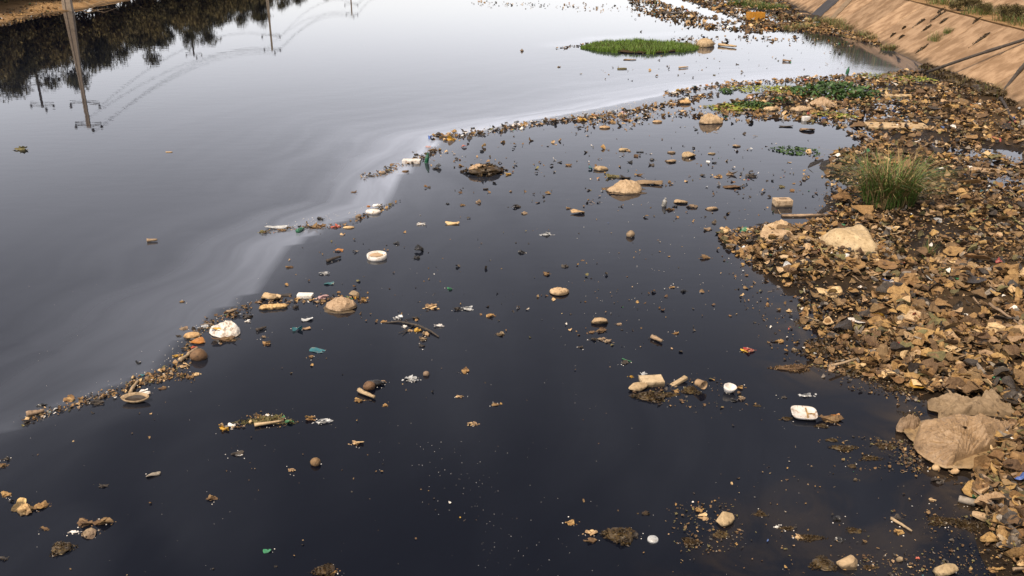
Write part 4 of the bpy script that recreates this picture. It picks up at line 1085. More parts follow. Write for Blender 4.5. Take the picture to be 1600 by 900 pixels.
blockp(1484, 411, 70, 'muddy flat board in the middle of the right bank', 'brown_sack', .4, .06, -.25, 'board', 'board', amp=.01)
sheetp(1261, 204, 24, 'pale flat leaf-shaped sheet at the water below the sacks', 'cardboard', .5, .06, .05, name='paper_sheet', cat='paper')
sheetp(1228, 198, 22, 'dark flat sheet at the water below the sacks', 'dark_scrap', .4, .04, .05, name='plastic_sheet', cat='plastic')
blockp(1259, 188, 12, 'small white carton left of the long flat board', 'white_plastic', .6, .6, .3, 'carton', 'carton')
# --- open water, upper middle
domep('sack', zo(800, 225, 4, [(588, 275), (610, 262), (680, 235), (740, 222), (800, 225), (815, 250), (810, 290), (780, 310), (715, 316), (670, 302), (610, 290)]), .17, 'dusty_sack', 'large pale sack floating alone in the upper middle water', 'sack', 22, pleat=(948, 294), amp=.02, n_pleat=14, crumple=.018, flat=.95)
sheetp(1012, 287, 42, 'ragged brown cloth trailing from the floating pale sack', 'brown_cloth', .3, .12, .1, .3, -.15, 'cloth', 'cloth')
chunk(957, 277, 24, 'green-brown lump touching the floating pale sack', 'olive_scrap', .5, .4)
chunk(973, 279, 20, 'dark tangle behind the floating pale sack', 'dark_scrap', .4, .3)
chunk(998, 274, 14, 'brown bag behind the floating pale sack', 'brown_scrap', .5, .4)
for x, y, w, lb in [(938, 265, 26, 'pale flat oval stone left of the floating pale sack'), (974, 235, 17, 'pale oval stone in the uppermost middle water'), (1050, 239, 15, 'pale squarish stone left of a brown-backed stone'), (1048, 253, 18, 'pale stone with a dark left end'), (1112, 241, 13, 'small pale stone right of the brown-backed stone'), (1063, 317, 23, 'large pale oval stone above a layered brown lump'), (1112, 327, 21, 'tan oval stone right of the layered brown lump'), (1150, 229, 15, 'pale flat stone near the upper right water edge')]:
    stone(x, y, w, lb, 'stone_tan', .75, .27, RGB.uniform(-.3, .3), 8)
stone(1075, 245, 24, 'brown-backed stone with a pale face', 'stone_tan', .7, .45, .1, 7)
chunk(1082, 324, 21, 'layered brown lump right of the pale oval stone', 'stone_brown', .7, .5)
chunk(1055, 323, 8, 'black stub between the pale oval stone and a brown chip', 'black_plastic', .6, .8)
o = put('bottle', (lambda VF: (VF[0], VF[1]))(bottle_mesh(3, .20, .045)), 'bottle_clear', 1037, 321, 'small brown jar floating upright left of the pale oval stone', 'jar', 0, .03, True, (.2, .1))
chunk(1049, 328, 14, 'thin brown chip below the small brown jar', 'brown_scrap', .4, .2)
k = mpp(1222, 320) * 27
o = put('hollow_brick', block(81, k, k * .7, k * .45, .08, .01), 'brick_pale', 1222, 321, 'dull brown frogged brick at the right water edge', 'brick', .05, .02, False)
obj('frog', (lambda VF: (VF[0] * (1, .8, .25) + (0, 0, k * .44), VF[1]))(lump(82, k * .5, k * .3, k * .2, .1, 0, 3)), 'stone_brown', o)
blockp(1259, 338, 76, 'long pale wooden plank floating at the right water edge', 'cardboard', .1, .06, .03, 'plank', 'plank', amp=.004)
sheetp(903, 333, 24, 'pale ragged flat piece in middle water', 'pale_scrap', .5, .12, .1, .3, name='paper_sheet', cat='paper')
chunk(889, 326, 10, 'brown chip above the pale ragged piece', 'brown_scrap')
chunk(820, 334, 10, 'round brown lump in middle water', 'stone_brown', .9, .8)
chunk(806, 324, 18, 'dark bag with white bubbles in middle water', 'dark_scrap', .4, .35, name='plastic_bag', cat='plastic bag')
sheetp(707, 350, 22, 'pale rectangular crust with dark upper edge', 'pale_scrap', .4, .1, .1, .2, name='paper_sheet', cat='paper')
chunk(747, 317, 10, 'dark upright nub with pale foot', 'stone_brown', .8, 1.2)
chunk(723, 321, 10, 'brown chip left of the upright nub', 'brown_scrap')
chunk(699, 319, 6, 'small black lump left of the brown chip', 'black_plastic', .9, .9)
chunk(656, 351, 16, 'white film curl in the second line water', 'white_plastic', .25, .15, name='plastic_film', cat='plastic')
stone(985, 369, 14, 'dark round lump with bubbles in mid water', 'stone_brown', .9, .9, cuts=0, name='round_lump', cat='lump')
domep('bread_slab', [(874 + 15.5 * math.cos(a) * (1 + .08 * math.sin(3 * a)), 456 - 6.8 * math.sin(a)) for a in np.linspace(0, 6.0, 16)], .05, 'cardboard', 'flat tan bread-like slab alone in mid water', 'bread', 51, crumple=.008, p=4, flat=.8)
chunk(854, 429, 15, 'crumpled clear-brown bag above the flat tan slab', 'brown_scrap', .8, .5, name='plastic_bag', cat='plastic bag')
chunk(815, 395, 12, 'black shard standing in mid water near the crumpled bag', 'black_plastic', .5, .9, name='plastic_shard', cat='plastic')
chunk(883, 417, 14, 'dark nub with pale film right of the crumpled bag', 'dark_scrap', .5, .6)
chunk(855, 367, 18, 'grey bubbly plastic above the crumpled bag', 'clear_film', .5, .3, name='plastic_film', cat='plastic')
chunk(1067, 456, 14, 'black half-sunk lump right of mid water', 'black_plastic', .6, .7)
chunk(1051, 449, 9, 'small tan chip beside the black half-sunk lump', 'tan_scrap')
chunk(1106, 359, 14, 'brown stone left of the right bank tip', 'stone_brown', .7, .5, name='stone', cat='stone')
chunk(1104, 404, 18, 'brown flat husk below the right bank tip', 'brown_scrap', .4, .25)
chunk(1222, 293, 12, 'olive chip above the frogged brick', 'olive_scrap')
chunk(1142, 273, 18, 'pale-topped dark lump in the upper right water', 'stone_brown', .5, .5)
chunk(1171, 276, 22, 'dark branchy lump right of the pale-topped lump', 'dark_scrap', .5, .4)
sheetp(1143, 293, 28, 'brown submerged shreds in the upper right water', 'brown_scrap', .4, .06, .05, .3, name='plastic_shreds', cat='plastic')
chunk(890, 259, 16, 'grey-brown lump left of the pale flat oval stone', 'brown_scrap', .5, .4)
chunk(985, 254, 10, 'black cube-like chip above the floating sack', 'black_plastic', .8, .8)
chunk(1020, 250, 12, 'black shard left of the pale stone with dark end', 'black_plastic', .5, .7, name='plastic_shard', cat='plastic')
chunk(1117, 255, 8, 'black pyramid chip in the upper right water', 'black_plastic', .8, .9)
blockp(1000, 238, 11, 'small black bar beside the pale oval stone', 'black_plastic', .3, .25, 0, 'plastic_bar', 'plastic')
# --- open water, lower half
stone(937, 504, 27, 'smooth tan stone ringed by bubbles in lower mid water', 'stone_tan', .6, .42, -.15, 5)
chunk(966, 507, 10, 'dark knobby lump right of the smooth tan stone', 'stone_brown')
for x, y, w, m, lb in [(924, 520, 10, 'brown_scrap', 'small brown flake below the smooth tan stone'), (940, 517, 16, 'brown_scrap', 'tan-edged flake below the smooth tan stone, right one'), (927, 531, 14, 'dark_scrap', 'dark flake in the trio below the stone, left one'), (940, 531, 12, 'stone_brown', 'pale-topped flake in the trio below the stone'), (951, 534, 13, 'stone_brown', 'round-backed flake in the trio below the stone, right one'), (1056, 521, 10, 'tan_scrap', 'small pale lump with a white bubble'), (908, 543, 8, 'dark_scrap', 'tiny dark lump with white fleck below mid water'), (975, 567, 13, 'dark_scrap', 'dark foamy lump beside a thin green straw')]:
    chunk(x, y, w, lb, m, .7, .5)
stickp(972, 561, 987, 566, .8, 'thin bright green straw floating', 'green_plastic', .0, 'straw', 'straw')
stickp(1018, 529, 1034, 536, 3.6, 'tan driftwood stub right of the stone group', 'driftwood', .03, 'driftwood', 'driftwood')
chunk(1168, 548, 21, 'red and yellow snack wrapper at the right of mid water', 'red_plastic', .7, .5, name='wrapper', cat='wrapper', sub=4)
chunk(1164, 549, 11, 'yellow fold on the red snack wrapper', 'yellow_plastic', .7, .6, name='scrap', cat='scrap')
blockp(1018, 599, 36, 'pale brick block with flat top in the lower right water', 'brick_pale', .68, .32, .12, 'brick', 'brick', bev=.07)
stone(997, 608, 34, 'angular tan rock leaning against the pale brick block', 'stone_tan', .8, .42, .3, 12)
blockp(1061, 598, 31, 'worn plank end tilted up from the water beside the brick', 'driftwood', .25, .14, .55, 'plank', 'plank', (0, -.25), lift=.02)
k = mpp(1093, 604) * 13
put('cup', (lambda VF: (lay(VF[0], k * .5), VF[1]))(cup_mesh(6, k * .5, k * 1.2)), 'pale_scrap', 1093, 605, 'small pale cup lying on the dark weeds', 'cup', -1.0, .0, True, (0, 0), None, .03)
chunk(1057, 612, 13, 'tan chip below the tilted plank end', 'tan_scrap')
chunk(1056, 604, 7, 'small dark round stub under the tilted plank', 'stone_brown')
clumpp(1018, 621, 56, 'brown weed clump below the tan rock and pale brick', .5, .2)
clumpp(1080, 611, 30, 'brown weed clump below the small pale cup', .9, .25)
clumpp(1048, 617, 28, 'thin brown weeds joining the brick and cup groups', .5, .15, 140)
chunk(1006, 586, 17, 'clear crumpled film above the pale brick', 'clear_film', .6, .35, name='plastic_film', cat='plastic')
chunk(985, 589, 8, 'small yellow chip left of the clear film', 'yellow_plastic')
k = mpp(1137, 613) * 21
put('broken_bowl', lathe([(0, .005), (k * .3, 0), (k * .46, .05), (k * .52, .09), (k * .46, .085), (k * .3, .015), (0, .02)], 26, 1, .8, 1, 17, .1), 'white_plastic', 1137, 612, 'broken white bowl above the dark scraps', 'bowl', .3, .0, True, (.3, .2))
chunk(1145, 627, 13, 'black scrap below the broken white bowl', 'black_plastic')
chunk(1160, 624, 14, 'grey-brown flap right of the broken white bowl', 'stone_brown', .6, .5)
chunk(1155, 606, 15, 'tan striped sliver above the broken bowl', 'tan_scrap', .3, .2)
clumpp(1183, 634, 16, 'small dark weed shred right of the broken bowl', .5, .2, 60)
# white compartment tray
k = mpp(1256, 648) * 39
o = put('food_tray', lathe([(0, .012), (k * .25, .012), (k * .41, .014), (k * .455, .034), (k * .5, .040), (k * .51, .034), (k * .46, .010), (k * .40, 0), (0, 0)], 44, 1, .9, .55, 7, .006), 'white_plastic', 1256, 648, 'white compartment food tray floating near the right bank', 'tray', -.12, -.022, True, (.06, .02))
obj('divider', tube([(k * .10, -k * .39, .017), (k * .13, 0, .019), (k * .12, k * .39, .017)], .010, 8), 'tan_scrap', o)
obj('divider', tube([(k * .13, 0, .019), (k * .28, .004, .019), (k * .43, .004, .018)], .009, 8), 'tan_scrap', o)
chunk(1298, 656, 36, 'brown translucent crumpled bag right of the food tray', 'brown_scrap', .75, .45, .2, 'plastic_bag', 'plastic bag', 4)
chunk(1306, 652, 16, 'orange-brown flap on the brown crumpled bag', 'orange_plastic', .6, .6, .2, 'scrap', 'scrap')
clumpp(1284, 666, 22, 'dark weeds under the brown crumpled bag', .6, .25, 130)
chunk(1228, 655, 16, 'small brown knot left of the food tray', 'wet_weed', .5, .3)
chunk(1261, 618, 24, 'clear film with dark weeds above the food tray', 'clear_film', .4, .2, name='plastic_film', cat='plastic')
chunk(1225, 621, 9, 'small dark lump left of the clear film', 'dark_scrap')
# twig raft
k = mpp(640, 515)
V1 = tube([(-.30, .16, .01), (-.1, .17, .03), (.05, .1, .03), (.2, 0, .04), (.38, -.16, .03), (.5, -.32, .02)], [.012, .014, .016, .018, .015, .01], 6)
V2 = tube([(.12, .05, .02), (.06, -.1, .03), (.0, -.26, .02)], [.009, .007, .004], 5)
V3 = tube([(.06, -.1, .03), (-.06, -.2, .02)], [.006, .003], 5)
V4 = tube([(.06, .1, .03), (-.02, .25, .02), (.1, .3, .02)], [.007, .005, .003], 5)
put('branch', join([V1, V2, V3, V4]), 'dark_wood', 632, 512, 'forked branch with caught scraps floating in lower mid water', 'branch', 0, .01)
for x, y, w, m, lb in [(634, 511, 11, 'white_plastic', 'white scrap caught on the forked branch'), (641, 517, 9, 'pale_scrap', 'cream scrap caught on the forked branch'), (666, 523, 12, 'pale_scrap', 'rounded cream lump at the right end of the branch'), (661, 531, 17, 'stone_tan', 'tan lump at the lower end of the branch'), (659, 541, 10, 'dark_scrap', 'dark shred at the lower tip of the branch'), (600, 503, 9, 'tan_scrap', 'tan chip at the left end of the branch'), (622, 497, 14, 'clear_film', 'clear bubbly film above the branch')]:
    chunk(x, y, w, lb, m, .7, .5)
chunk(652, 517, 12, 'yellow folded scrap standing by the branch', 'yellow_plastic', .7, 1., name='scrap', cat='scrap')
chunk(673, 481, 23, 'cream crumpled scrap with clear film above the branch', 'pale_scrap', .5, .35)
chunk(715, 484, 13, 'dark angular chip beside clear film', 'dark_scrap', .7, .7)
chunk(728, 483, 18, 'clear plastic film right of the dark angular chip', 'clear_film', .5, .25, name='plastic_film', cat='plastic')
chunk(768, 494, 17, 'cream and brown crumpled scrap in lower mid water', 'tan_scrap', .7, .5)
chunk(781, 523, 14, 'tan translucent scrap below the cream and brown scrap', 'stone_tan', .8, .4)
chunk(651, 498, 13, 'dark chip with pale edge right of the branch', 'dark_scrap', .5, .6)
chunk(688, 510, 14, 'white foam flecks right of the branch', 'white_plastic', .3, .2, name='foam_lump', cat='foam')
chunk(703, 452, 8, 'small black-green cube floating above the branch', 'green_plastic', .8, .9)
# shell trio
stone(577, 607, 20, 'rounded brown husk in the lower left trio', 'coconut_brown', .8, .8, .5, 0, 'husk', 'husk')
o = put('bottle', (lambda VF: (lay(VF[0], mpp(588, 602) * 5), VF[1]))(bottle_mesh(9, mpp(588, 602) * 27, mpp(588, 602) * 5)), 'black_plastic', 588, 602, 'dark bottle lying against the rounded brown husk', 'bottle', .25, .01)
stickp(561, 613, 585, 624, 3.6, 'boat-shaped wood splinter below the brown husk', 'driftwood', .04, 'driftwood', 'driftwood')
chunk(600, 597, 9, 'small brown nub at the end of the dark bottle', 'stone_brown')
chunk(562, 626, 15, 'cream scrap below the wood splinter', 'tan_scrap', .5, .4)
stone(666, 586, 10, 'small dark brown ball in lower mid water', 'stone_brown', .95, .9, cuts=0, name='ball', cat='ball')
chunk(645, 593, 24, 'clear bubbly film with tan scum beside the small ball', 'clear_film', .5, .2, name='plastic_film', cat='plastic')
chunk(726, 581, 12, 'tan lobed scrap with a white tip', 'tan_scrap', 1.3, .5)
chunk(602, 634, 9, 'small tan lump below the bottle trio', 'tan_scrap')
chunk(717, 620, 11, 'cream sliver in lower mid water', 'pale_scrap', .5, .3)
chunk(739, 663, 15, 'cream shred low in mid water', 'pale_scrap', .5, .3)
chunk(775, 633, 11, 'grey-brown chip right of the cream sliver', 'brown_scrap')
# debris raft
clumpp(420, 657, 84, 'low matted litter raft in the lower left water', .34, .06, 200, 'olive_scrap')
stickp(398, 667, 444, 660, 3.0, 'pale straight stick lying on the litter raft', 'cardboard', .02)
chunk(363, 667, 20, 'white plastic bag at the left end of the litter raft', 'white_plastic', .6, .35, name='plastic_bag', cat='plastic bag', sub=4)
chunk(349, 671, 16, 'yellow-green scrap left of the white bag', 'yellow_plastic', .5, .3, name='scrap', cat='scrap')
wrapper(452, 660, 14, 'green plastic shred at the right end of the litter raft', 'green_plastic', .6)
chunk(418, 650, 12, 'white scrap on the litter raft', 'white_plastic', .5, .3, name='scrap', cat='scrap')
chunk(484, 655, 24, 'tan shred right of the litter raft', 'tan_scrap', .35, .2)
chunk(505, 660, 26, 'clear and tan shred farther right of the raft', 'clear_film', .4, .15, name='plastic_film', cat='plastic')
stone(493, 725, 16, 'small round brown nut floating alone in dark water', 'coconut_brown', .95, .9, cuts=0, name='nut', cat='nut')
chunk(368, 710, 17, 'dark lump with white scrap in lower left water', 'dark_scrap', .5, .4)
chunk(373, 711, 9, 'white scrap on the dark lump in lower left water', 'white_plastic', .5, .4, name='scrap', cat='scrap')
chunk(333, 779, 17, 'brown folded leaf-like scrap in lower left water', 'brown_scrap', .6, .5)
sheetp(240, 743, 22, 'greyish twisted strip in the lower left water', 'grey_scrap', .25, .2, .1, .2, .5, 'plastic_strip', 'plastic')
chunk(558, 693, 20, 'cream leaf with white bubble in lower water', 'pale_scrap', .45, .3)
chunk(455, 735, 11, 'pale curled chip below the round nut', 'pale_scrap', .5, .3)
chunk(162, 760, 15, 'dark shred with white edge on the dark swirl', 'dark_scrap', .5, .4)
# bottom left leaves
chunk(38, 795, 34, 'ochre crumpled leaf bag at the lower left', 'bread_foam', 1.3, .5, .9, 'crumpled_bag', 'bag', 4)
chunk(63, 791, 24, 'smaller ochre crumpled piece right of the leaf bag', 'tan_scrap', 1.0, .5, .3, 'crumpled_bag', 'bag', 4)
chunk(9, 774, 17, 'brown scrap at the left edge above the leaf bag', 'tan_scrap', .5, .4)
chunk(20, 783, 14, 'black scrap left of the ochre leaf bag', 'black_plastic', .5, .3)
chunk(69, 827, 13, 'brown scrap below the ochre leaf bag', 'brown_scrap', .6, .5)
chunk(135, 818, 30, 'dark brown leaf tangle at the lower left, upper piece', 'brown_scrap', .8, .5)
chunk(162, 817, 26, 'dark brown leaf tangle at the lower left, right piece', 'brown_scrap', .9, .5)
chunk(141, 835, 24, 'brown round leaf in the lower left tangle', 'stone_brown', 1.0, .5)
chunk(116, 832, 17, 'pinkish white foam scrap in the lower left tangle', 'white_plastic', .5, .35, name='foam_lump', cat='foam')
clumpp(97, 858, 38, 'dark shredded leaf clump at the lower left tip', .9, .35, 160)
chunk(4, 728, 16, 'brown leaf at the left photo edge', 'brown_scrap', .6, .4)
chunk(9, 718, 14, 'dark scrap with white fleck at the left photo edge', 'dark_scrap', .5, .4)
chunk(8, 873, 16, 'dark shred at the bottom left photo edge', 'dark_scrap', .5, .3)
wrapper(417, 861, 12, 'pale green triangular plastic bit near the bottom', 'green_plastic', .8, .4)
clumpp(508, 893, 36, 'brown root clump cut by the bottom edge', .8, .4, 220)
chunk(520, 894, 18, 'tan husk on the brown root clump', 'tan_scrap', .7, .6)
# bottom right
stone(1131, 816, 35, 'smooth tan boulder at the lower right', 'stone_tan', .85, .6, .3, 6)
chunk(1098, 809, 17, 'pale shell-like piece left of the tan boulder', 'pale_scrap', .9, .5, name='shell', cat='shell')
clumpp(1126, 836, 30, 'weeds in front of the tan boulder', .8, .2, 160)
clumpp(1079, 848, 30, 'straw-brown weed tuft lower left of the boulder', .8, .3, 200)
clumpp(968, 839, 50, 'dark mossy clump near the bottom centre right', .75, .4, 340)
chunk(923, 833, 22, 'pale torn scrap left of the dark mossy clump', 'pale_scrap', .5, .35)
chunk(926, 845, 22, 'brown ribbed piece below the pale torn scrap', 'brown_scrap', .5, .4)
chunk(993, 838, 14, 'dark lump at the right end of the mossy clump', 'dark_scrap', .9, .7)
chunk(893, 817, 19, 'tan shred with white bubble left of the mossy clump', 'tan_scrap', .7, .3)
put('plastic_disc', lathe([(0, .02), (mpp(1020, 844) * 8, .02), (mpp(1020, 844) * 9, .0), (0, .0)], 20), 'clear_film', 1020, 844, 'translucent round disc right of the mossy clump', 'plastic')
chunk(1007, 803, 17, 'orange-brown weed bit above the mossy clump', 'wet_weed', .6, .4)
chunk(1093, 799, 15, 'orange-brown husk above the pale shell-like piece', 'tan_scrap', .8, .4)
stone(1326, 884, 37, 'large grey-tan boulder at the bottom edge', 'stone_tan', .85, .6, -.5, 5)
clumpp(1286, 882, 40, 'dark weed clump left of the bottom boulder', .9, .3, 260)
clumpp(1358, 887, 26, 'weed strip right of the bottom boulder', .4, .2, 120)
stone(1477, 894, 40, 'pale boulder cut by the bottom edge at right', 'stone_tan', .6, .5, .2, 6)
stone(1406, 876, 13, 'pebble pair top right of the bottom boulder', 'stone_tan', .8, .7)
k = mpp(1512, 787) * 24
put('can', (lambda VF: (lay(VF[0], k * .24), VF[1]))(lathe([(0, 0), (k * .2, 0), (k * .24, .012), (k * .24, k * .95), (k * .2, k), (k * .18, k * .97), (0, k * .97)], 20, seed=5, amp=.02)), 'grey_scrap', 1512, 787, 'muddy drink can lying at the edge of the lower bank', 'can', -.5, .005)
chunk(1457, 782, 11, 'small pale cap standing in the shallows', 'pale_scrap', .9, .9, name='cap', cat='cap')
chunk(1308, 811, 15, 'black ring-shaped plastic in the lower right shallows', 'black_plastic', .9, .8, name='plastic_ring', cat='plastic')
chunk(1309, 844, 18, 'black pointed plastic below the ring', 'black_plastic', .6, .6, name='plastic_shard', cat='plastic')
chunk(1248, 840, 15, 'pale shell in the brown weed string', 'pale_scrap', .7, .6, name='shell', cat='shell')
clumpp(1265, 841, 46, 'brown weed string in the lower right shallows', .35, .15, 180)
clumpp(1230, 826, 30, 'short brown weed string with a white scrap', .4, .15, 120)
chunk(1214, 824, 10, 'white scrap at the left of the short weed string', 'white_plastic', .6, .5, name='scrap', cat='scrap')
clumpp(1335, 829, 34, 'brown weed shred right of the black ring', .5, .12, 130)
clumpp(1318, 701, 42, 'dense rusty weed strip above the lower shallows', .45, .15, 240)
clumpp(1300, 688, 20, 'small rusty weed knot at the upper end of the strip', .6, .25, 110)
clumpp(1360, 716, 40, 'ragged rusty weeds right of the dense strip', .5, .08, 170)
clumpp(1385, 697, 44, 'ragged rusty weeds left of the large wrinkled sack', .5, .08, 180)
clumpp(1332, 729, 14, 'small round rusty weed ball below the strip', .9, .4, 90)
clumpp(1188, 803, 24, 'brown weed shred above right of the tan boulder', .8, .18, 120)
clumpp(1475, 815, 60, 'dark green-brown weed bar in the shallows', .35, .12, 280)
clumpp(1520, 823, 60, 'dark soaked weed bar reaching the lower bank', .4, .12, 280)
chunk(1338, 750, 9, 'small tan nut below the weed ball', 'stone_tan', .8, .7, name='nut', cat='nut')
stickp(1392, 812, 1425, 832, 2.4, 'thin dark stick in the lower shallows', 'driftwood', .04)
chunk(1403, 832, 20, 'flat tan chip below the thin dark stick', 'tan_scrap', .5, .25)
chunk(1400, 809, 14, 'dark round nub at the upper end of the thin stick', 'dark_scrap', .9, .6)
for x, y, w, lb in [(1292, 545, 92, 'wide dark weed mat left of the long thin stick'), (1345, 572, 84, 'dark weed mat under the long thin stick'), (1404, 604, 70, 'dark weed mat above the large wrinkled sack, left side'), (1338, 520, 66, 'dark weed mat right of the dark-based cone'), (1256, 505, 40, 'small dark weed mat at the bank edge below the capped stub'), (1424, 648, 40, 'dark weed mat touching the tied end of the large sack')]:
    clumpp(x, y, w, lb, .7, .035, 260)
# --- the right bank: sacks, sheets, blocks
o = domep('sack', zo(1400, 590, 5.295, [(152, 500), (150, 560), (185, 620), (250, 680), (330, 735), (400, 770), (460, 765), (480, 730), (560, 690), (680, 640), (770, 605), (850, 555), (900, 500), (960, 470), (985, 420), (960, 370), (900, 330), (800, 305), (650, 300), (540, 300), (440, 330), (330, 355), (240, 380), (175, 430)]), .21, 'brown_sack', 'large wrinkled brown sack sprawled at the right edge of the water', 'sack', 37, pleat=((1506, 726), (1568, 694)), valley=((1505, 652), (1512, 722)), amp=.07, n_pleat=36, crumple=.03, p=3., flat=.7, rings=80, na=300)
fl_, fc = domed(zo(1400, 590, 5.295, [(262, 180), (330, 165), (420, 205), (560, 235), (660, 235), (760, 190), (800, 120), (850, 165), (930, 230), (990, 300), (1040, 330), (1000, 380), (900, 350), (760, 330), (560, 330), (420, 345), (345, 345), (350, 290), (265, 265)]), .12, 38, (1440, 660), .045, 30, .03, 3.5, .5, 50, 200)
obj('loose_flap', fl_, 'brown_cloth', o, (fc[0] - o.location.x, fc[1] - o.location.y, -.01), 0., True, label='darker loose flap of cloth behind the sack')
te_, tc_ = domed(zo(1400, 590, 5.295, [(0, 400), (60, 375), (150, 360), (205, 365), (190, 420), (150, 470), (110, 450), (40, 470), (0, 455)]), .10, 39, (1440, 668), .03, 20, .03, 3., .5, 30, 100)
obj('tied_end', te_, 'brown_cloth', o, (tc_[0] - o.location.x, tc_[1] - o.location.y, -.01), 0., True)
o = domep('sack', zo(1200, 225, 4, [(318, 590), (345, 560), (420, 535), (520, 518), (550, 506), (600, 512), (632, 545), (645, 565), (668, 605), (690, 690), (682, 718), (640, 722), (560, 714), (480, 692), (400, 656), (345, 625)]), .27, 'dusty_sack', 'plump pale woven sack on the debris bank', 'sack', 41, pleat=((1371, 404), (1345, 352)), valley=((1350, 356), (1369, 398)), amp=.035, n_pleat=24, crumple=.011, p=3.6, flat=.95, rings=44, na=150)
k = mpp(1212, 368)
domep('cardboard_sheet', zo(1110, 330, 7.5, [(580, 290), (680, 280), (800, 274), (930, 285), (988, 355), (930, 348), (870, 345), (800, 372), (720, 405), (620, 385), (582, 380)]), .02, 'cardboard', 'pale folded cardboard sheet at the bank tip, front panel', 'cardboard', 42, False, .05, crumple=.007, p=9, flat=2.5, rings=14, na=70, tilt_up=.07)
domep('cardboard_sheet', zo(1110, 330, 7.5, [(585, 270), (610, 215), (650, 185), (760, 152), (820, 132), (905, 150), (900, 185), (850, 215), (800, 240), (740, 262), (700, 276)]), .03, 'cardboard', 'curved pale cardboard flap behind the front panel', 'cardboard', 43, False, .06, crumple=.014, p=8, flat=4., rings=14, na=70, tilt_up=.13, sag=.8)
sackp(1255, 379, 46, 'dirty twisted cloth right of the folded cardboard', 'brown_sack', .35, .3, -.35, .3, .03)
chunk(1134, 362, 20, 'chalky pale lump at the very tip of the bank', 'pale_scrap', .8, .6, name='rubble', cat='rubble')
chunk(1162, 392, 32, 'lobed pale bundle at the bank tip near the water', 'pale_scrap', .7, .45, name='bundle', cat='bundle', sub=4)
chunk(1150, 376, 22, 'pleated tan bundle behind the lobed bundle', 'tan_scrap', .6, .4, name='bundle', cat='bundle', sub=4)
chunk(1164, 372, 9, 'dark green bottle fragment at the bank tip', 'green_plastic', .8, .7, name='bottle_fragment', cat='bottle')
blockp(1243, 415, 23, 'pale rectangular foam block, left of a pair', 'brick_pale', .5, .32, .05, 'foam_block', 'foam')
blockp(1262, 413, 19, 'pale rectangular foam block, right of a pair', 'brick_pale', .5, .32, -.2, 'foam_block', 'foam')
sheetp(1227, 408, 22, 'angular pale cardboard piece left of the foam block pair', 'cardboard', .8, .3, .2, .2)
chunk(1288, 412, 30, 'round crumpled grey-tan bag below the plump sack', 'grey_scrap', .8, .4, name='plastic_bag', cat='plastic bag', sub=4)
wrapper(1258, 398, 9, 'small bright yellow chip above the foam block pair', 'yellow_plastic')
stickp(1278, 385, 1316, 426, 1.3, 'thin pale bent reed left below the plump sack', 'reed_dry', .12, 'reed_stem', 'reed', .03)
domep('cardboard_sheet', zo(1200, 450, 4, [(810, 140), (850, 150), (910, 178), (962, 205), (960, 238), (920, 266), (870, 245), (828, 215), (815, 180)]), .07, 'cardboard', 'large pale crumpled sheet high on the lower bank', 'cardboard', 44, True, .02, crumple=.02, p=4, rings=20, na=80)
sheetp(1292, 463, 40, 'ragged cream paper at the bank edge below the foam blocks', 'pale_scrap', .5, .2, .2, .3, name='paper_sheet', cat='paper', smooth=True)
chunk(1400, 566, 36, 'rounded grey-tan bundle beside a pinkish scrap', 'grey_scrap', .7, .45, name='bundle', cat='bundle', sub=4)
wrapper(1375, 564, 20, 'pinkish white scrap left of the rounded bundle', 'pink_plastic', .5, -.5)
chunk(1371, 583, 17, 'ochre lump below the pinkish scrap', 'bread_foam', .7, .4)
sheetp(1474, 535, 24, 'pale square card near the middle of the lower bank', 'cardboard', .7, .05, .05, .08, .1)
sheetp(1497, 590, 36, 'long tan leaf-like sheet above the large wrinkled sack', 'tan_scrap', .45, .1, .25, .15, -.4, 'plastic_sheet', 'plastic')
stickp(1428, 534, 1484, 505, 2.0, 'long tan stick leaning across the lower bank', 'driftwood', .03, lift=.05)
stickp(1300, 575, 1405, 541, 1.8, 'long thin stick lying along the waterlogged weeds', 'driftwood', .04, lift=.03)
stickp(1470, 597, 1500, 634, 1.8, 'stick pointing down to the large wrinkled sack', 'driftwood', .02, lift=.05)
stickp(1547, 478, 1595, 512, 2.2, 'brown stick near the right photo edge', 'driftwood', .05, lift=.05)
stickp(1567, 750, 1600, 738, 3.0, 'thick brown stick below the large sack at the right edge', 'driftwood', .03, lift=.04)
stickp(1534, 745, 1554, 756, 2.6, 'short tan stick with a knob below the large sack', 'driftwood', .05, lift=.04)
wrapper(1573, 621, 22, 'orange-red and white packet above the large sack', 'red_plastic', .6, -.3, 'packet', 'packet')
wrapper(1558, 594, 14, 'green and white packet right of the leaf-like sheet', 'green_plastic', .5, -.8, 'packet', 'packet')
wrapper(1583, 806, 34, 'teal torn cloth strip on the lower right bank', 'teal_plastic', .35, -.8, 'cloth_strip', 'cloth')
k = mpp(1592, 788) * 22
put('plastic_tub', lathe([(0, .03), (k * .32, .03), (k * .4, .06), (k * .5, .07), (k * .52, .055), (k * .4, 0), (0, 0)], 26, seed=3, amp=.02), 'tan_scrap', 1593, 789, 'round muddy tub lid at the lower right photo edge', 'lid', 0, 0, True, (.15, -.2), None, .03)
wrapper(1585, 769, 24, 'yellow-green plastic sheet above the muddy tub lid', 'olive_scrap', .5, .2, 'plastic_sheet', 'plastic')
stone(1462, 733, 13, 'pale rounded can end just below the large sack', 'pale_scrap', .9, .8, cuts=0, name='can', cat='can')
sheetp(1490, 741, 15, 'torn pale flap hanging below the large sack', 'pale_scrap', .8, .3, .3, .3, name='cloth', cat='cloth')
chunk(1466, 752, 22, 'dark red-brown fruit-like lump below the large sack', 'dark_scrap', .7, .5)
sheetp(1536, 812, 34, 'big pale crumpled sheet at the edge of the lower bank', 'cardboard', .7, .15, .25, .2, -.4)
